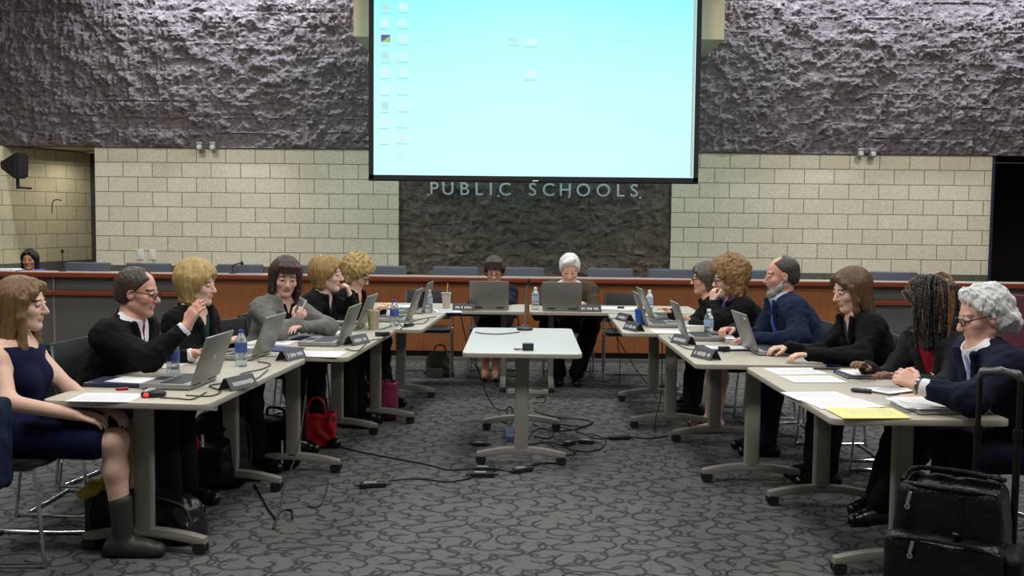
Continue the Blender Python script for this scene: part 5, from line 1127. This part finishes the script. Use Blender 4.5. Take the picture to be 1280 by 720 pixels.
    p = Person('person with big curly strawberry blonde hair, hands clasped at mouth, purple scarf', P(911, 349, 7.6), 184, 10, 184, (1.82, 7.62, .555), skin=FAIR, h=.0055, hs=1.06,
        arms=dict(L=dict(e=P(898, 402, 7.36), w=P(892, 378, 7.47), d=(-.1, .3, .9), n=(.8, .5, .2), curl=.75), R=dict(e=P(896, 400, 7.8), w=P(891, 377, 7.62), d=(-.1, -.3, .9), n=(.8, -.5, .2), curl=.75)))
    p.body(); p.shirt(magtop, 'top', collar=False, cuffs=False, neck=0); p.jacket(blackknit, depth=.24, width=.06, sleeve=.1); p.skirt(blackknit); p.shoes(mat('tan_heel', '#6b4a33', .4), heel=True); p.glasses(glas)
    S = Shape(); 
    for g in (1, -1): S.chain([p.NB - p.Fd * .05 + p.U * .05, p.NB + p.Lt * g * .075 + p.U * .035, p.NB + p.Fd * .075 + p.Lt * g * .04 - p.U * .02, p.NB + p.Fd * .125 + p.Lt * g * .045 - p.U * .12, p.NB + p.Fd * .14 + p.Lt * g * .05 - p.U * .26], [.022, .028, .032, .036, .03], .015)
    S.wrinkle(.004, 60); p.cloth('scarf', S, scarfm)
    S = Shape(); p.bob(S, .15, .045, .03, .03, cheek=.1, top=.01, n=14, amp=.006); S.wrinkle(.01, 58).wrinkle(.004, 110); p.hair(S, hairs['curly']); seat_for(p, 184, 'black sled chair under the woman with curly hair and purple scarf', .08)
    p = Person('person with balding head and grey beard in blue suit, blue tie', P(977, 345, 6.9), 178, 8, 182, (2.03, 6.9, .555), sex='m', skin='#cd9a88', h=.0055, hs=1.04, w=1.12, belly=.045, nb=(.15, .0),
        arms=dict(L=dict(w=P(940, 424, 6.68), e=P(1000, 424, 6.56)), R=dict(w=P(917, 412, 6.98), d=(-.8, -.5, .1), n=(0, -.3, -1), curl=.6)))
    p.body(); p.shirt(bluesh, low=False, neck=.046); p.tie(bluetie); p.jacket(bluesuit, depth=.3, width=.075); p.trousers(navysuit); p.shoes(shoeb)
    S = p.cap(Shape(), .006, ((.055, 0, .13), (.075, .06, .05)), -.07, -.05); p.hair(S, hairs['salt'])
    S = Shape(); S.chain([p.H(.005, .062, -.03), p.H(.03, .058, -.068), p.H(.07, .028, -.1), p.H(.078, 0, -.112), p.H(.07, -.028, -.1), p.H(.03, -.058, -.068), p.H(.005, -.062, -.03)], [.012, .02, .025, .026, .025, .02, .012], .012)
    S.chain([p.H(.083, .026, -.07), p.H(.092, .018, -.045), p.H(.096, 0, -.042), p.H(.092, -.018, -.045), p.H(.083, -.026, -.07)], [.01, .01, .009, .01, .01], .006); S.wrinkle(.002, 120); S.build('beard', .0045, hairs['greyb'], p.e, p.o)
    seat_for(p, 180, 'black sled chair under the bearded man in blue suit', .08)
    p = Person('person with straight brown hair in black blazer typing on laptop, slate blue top', P(1064, 363, 6.15), 192, 16, 186, (2.2, 6.18, .555), skin='#d8b09c', h=.005, hs=1.04,
        arms=dict(L=dict(w=P(1012, 443, 5.98), d=(-.9, -.05, -.05), curl=.35, e=P(1076, 446, 5.9)), R=dict(w=P(984, 434, 6.3), d=(-.9, -.1, -.05), curl=.35)))
    p.body(); p.shirt(bluetop, 'top', collar=False, cuffs=False, neck=.0, depth=.05, width=.05); p.jacket(blackknit, depth=.3, width=.07); p.trousers(blackknit); p.shoes(shoeb)
    S = Shape(); p.bob(S, .19, .014, .008, .01, cheek=.17, n=26); p.hair(S, hairs['mouse']); seat_for(p, 186, 'black sled chair under the brown haired woman typing', .08)
    p = Person('person with long dark braids, charcoal blazer and crimson top, face turned away', P(1163, 381, 5.4), 122, 6, 204, (2.36, 5.42, .555), skin='#6a4532', h=.005, hs=.98, w=1.1, nb=(.15, .03), legs=dict(L=dict(a=(1.82, 5.3, .095)), R=dict(a=(1.88, 5.5, .095))), arms=dict(L=dict(w=(1.84, 5.12, .785)), R=dict(w=(1.78, 5.45, .785))))
    p.body(); p.shirt(redtop, 'top', collar=False, cuffs=False, neck=.0, depth=.05, width=.05); p.jacket(charc, depth=.33, width=.085); p.trousers(blacksuit); p.shoes(shoeb)
    S = Shape(); p.bob(S, .22, .014, .015, .0, n=26, amp=.004); p.strands(S, 170, .38, .022, .0, (.0068, .0058), .0, 18, rg(9), 60, k=.003, jit=.08, grav=.6); S.wrinkle(.0022, 210); p.hair(S, hairs['black'], 'braids', .004)
    S = Shape(); p.strands(S, 44, .34, .027, .0, (.0055, .005), .0, 18, rg(19), 60, k=.003, jit=.08, grav=.6); S.wrinkle(.002, 210); p.hair(S, hairs['bronze'], 'bronze_braids', .004)
    b = MB(); o = lambda q: V(q - p.o); b.tube(spline([o(p.NB + p.Lt * .055 + p.U * .02), o(p.NB + p.Fd * .1 + p.Lt * .03 - p.U * .08), o(p.NB + p.Fd * .132 - p.U * .165), o(p.NB + p.Fd * .1 - p.Lt * .03 - p.U * .08), o(p.NB - p.Lt * .055 + p.U * .02)]), .0028, 6); b.sph(o(p.NB + p.Fd * .136 - p.U * .18), .016, 10, (.6, 1, 1.3)); b.build('necklace', steel, p.e, True)
    seat_for(p, 200, 'black sled chair under the woman with braids', .08)
    p = Person('person with wavy white hair and glasses in navy suit reading at near right', P(1230, 396, 4.6), 178, 15, 180, (2.36, 4.62, .555), sex='m', skin='#d2a594', h=.005, hs=1.06, brow='#8a8480', w=1.1, belly=.03, nb=(.14, -.01),
        arms=dict(L=dict(w=P(1150, 483, 4.47), e=P(1215, 500, 4.34), d=P(1126, 470, 4.52) - P(1150, 483, 4.47), n=(.1, .9, -.4), curl=.55), R=dict(w=P(1152, 497, 4.72), d=(-1, -.1, .0), n=(0, 0, -1), curl=.4)))
    p.body(); p.shirt(whites, low=False, neck=.046); p.tie(greytie); p.jacket(navysuit, depth=.3, width=.075, sleeve=.27); p.trousers(navysuit); p.shoes(shoeb); p.glasses(glas)
    S = p.cap(Shape(), .017, None, -.085, -.03); S.chain([p.H(.04, -.04, .112), p.H(.06, .0, .114), p.H(.04, .045, .112)], .015, .02); S.chain([p.H(-.09, .05, -.03), p.H(-.105, .0, -.06), p.H(-.09, -.05, -.03)], .035, .03); S.groove(p.H(.06, 0, .09), p.M, .005, 17, 1.8, 34).wrinkle(.008, 52).wrinkle(.003, 110); p.hair(S, hairs['white'])
    w = p.arm['L'][1]; e = p.arm['L'][0]; d = unit(w - e); b = MB(); n1 = unit(np.cross(d, Z3)); n2 = np.cross(d, n1); b.tube([V(w + d * .008 - p.o + (n1 * cos(t) + n2 * sin(t)) * .036) for t in np.linspace(0, 2 * pi, 17)[:-1]], .007, 8, True); b.build('wristwatch', steel, p.e, True)
    seat_for(p, 180, 'black sled chair under the old man with wavy white hair', .08)
    # ---- behind the dais, far left
    p = Person('person in purple top with long black hair sitting behind the dais', P(37, 325, 12.2), -82, 2, -82, (-5.9, 12.3, .42), skin='#b98469', h=.006, hs=1.0, nb=(.135, .03), arms=dict(L=dict(w=(-5.65, 11.95, .62)), R=dict(w=(-6.0, 11.95, .62))), legs=dict(L=dict(k=(-5.75, 11.86, .48)), R=dict(k=(-5.95, 11.86, .48))))
    p.body(); p.jacket(purp, 'blouse', e=.012, depth=.1, width=.05, lap=False); p.trousers(blackknit)
    S = Shape(); p.bob(S, .2, .012, .02, .03, n=24); p.hair(S, hairs['black'])
    # ---- empty chairs and things hung on chairs
    q = G(537, 476, 0); chair(-.98, 9.85 + .25, -88, 'empty black sled chair at the far left corner of the U'); chair(.98, 10.02, -92, 'empty black sled chair at the far right corner of the U')
    chair(-2.38, 5.95, -10, 'empty black sled chair behind the man in dark suit, beside blonde woman')
    S = Shape(); S.box((0, 0, .0), (.05, .22, .2), r=.045, k=.02); S.chain([(.02, -.2, .12), (.03, -.23, -.02), (.05, -.22, -.2)], [.06, .06, .05], .03); S.wrinkle(.012, 24)
    o = S.build('denim_jacket', .009, c_('denim', '#15213a')); o.location = (-2.235, 4.15, .585); tag(o, 'dark blue denim jacket hung on a chair at the near left edge', 'jacket')
    chair(-2.575, 4.15, 180, 'black sled chair under the blue denim jacket at the near left edge')
    t = empty('upholstered_chair', 'maroon upholstered chair behind the old man with white hair, by dais', 'chair', (3.67, 8.3, 0), R(200)); mar = mat('maroon_upholstery', '#4a1428', .8, bump=.2)
    MB().box((0, 0, .43), (.5, .5, .1), bevel=.03, seg=3).build('seat', mar, t); MB().box((-.24, 0, .74), (.07, .5, .48), Matrix.Rotation(R(-8), 3, 'Y'), .03, 3).build('backrest', mar, t)
    for sx_ in (-1, 1):
        for sy_ in (-1, 1): MB().cyl((sx_ * .22, sy_ * .22, 0), (sx_ * .19, sy_ * .19, .39), .014, .018).build('leg', blkp, t, True)
import time
_t = time.time(); cast(); print('cast', time.time() - _t)
# ------------------------------------------------------------------ light
def area(name, loc, size, sy, energy, color, rot=(0, 0, 0)):
    l = bpy.data.lights.new(name, 'AREA'); l.shape = 'RECTANGLE'; l.size = size; l.size_y = sy; l.energy = energy; l.color = color
    o = bpy.data.objects.new(name, l); COL.objects.link(o); o.location = loc; o.rotation_euler = rot; return o
WARM = (1, .965, .91); COOL = (.82, .88, 1)
for x in (-4.6, 0, 4.6):
    for y in (3.0, 6.6, 10.2): area('ceiling_light', (x, y, 5.2), 1.2, 1.2, {3.0: 140, 6.6: 85, 10.2: 125}[y], WARM)
# wall washers over the rock wall, interrupted by the screen housing
for x in (-5.1, -4.1, -3.1, 3.4, 4.7, 6.0, 7.2): area('wall_washer', (x, 13.85, 4.85), 1.1, .1, 38, COOL, (R(-8), 0, 0))
area('recess_light', (-6.45, 15.1, 2.3), .4, .4, 5, WARM)
w = bpy.data.worlds.new('world'); SC.world = w; w.use_nodes = True; w.node_tree.nodes['Background'].inputs[0].default_value = (.5, .53, .6, 1); w.node_tree.nodes['Background'].inputs[1].default_value = .3
SC.view_settings.view_transform = 'Standard'; SC.view_settings.look = 'None'; SC.view_settings.gamma = 1; SC.view_settings.exposure = 0; SC.view_settings.use_curve_mapping = False
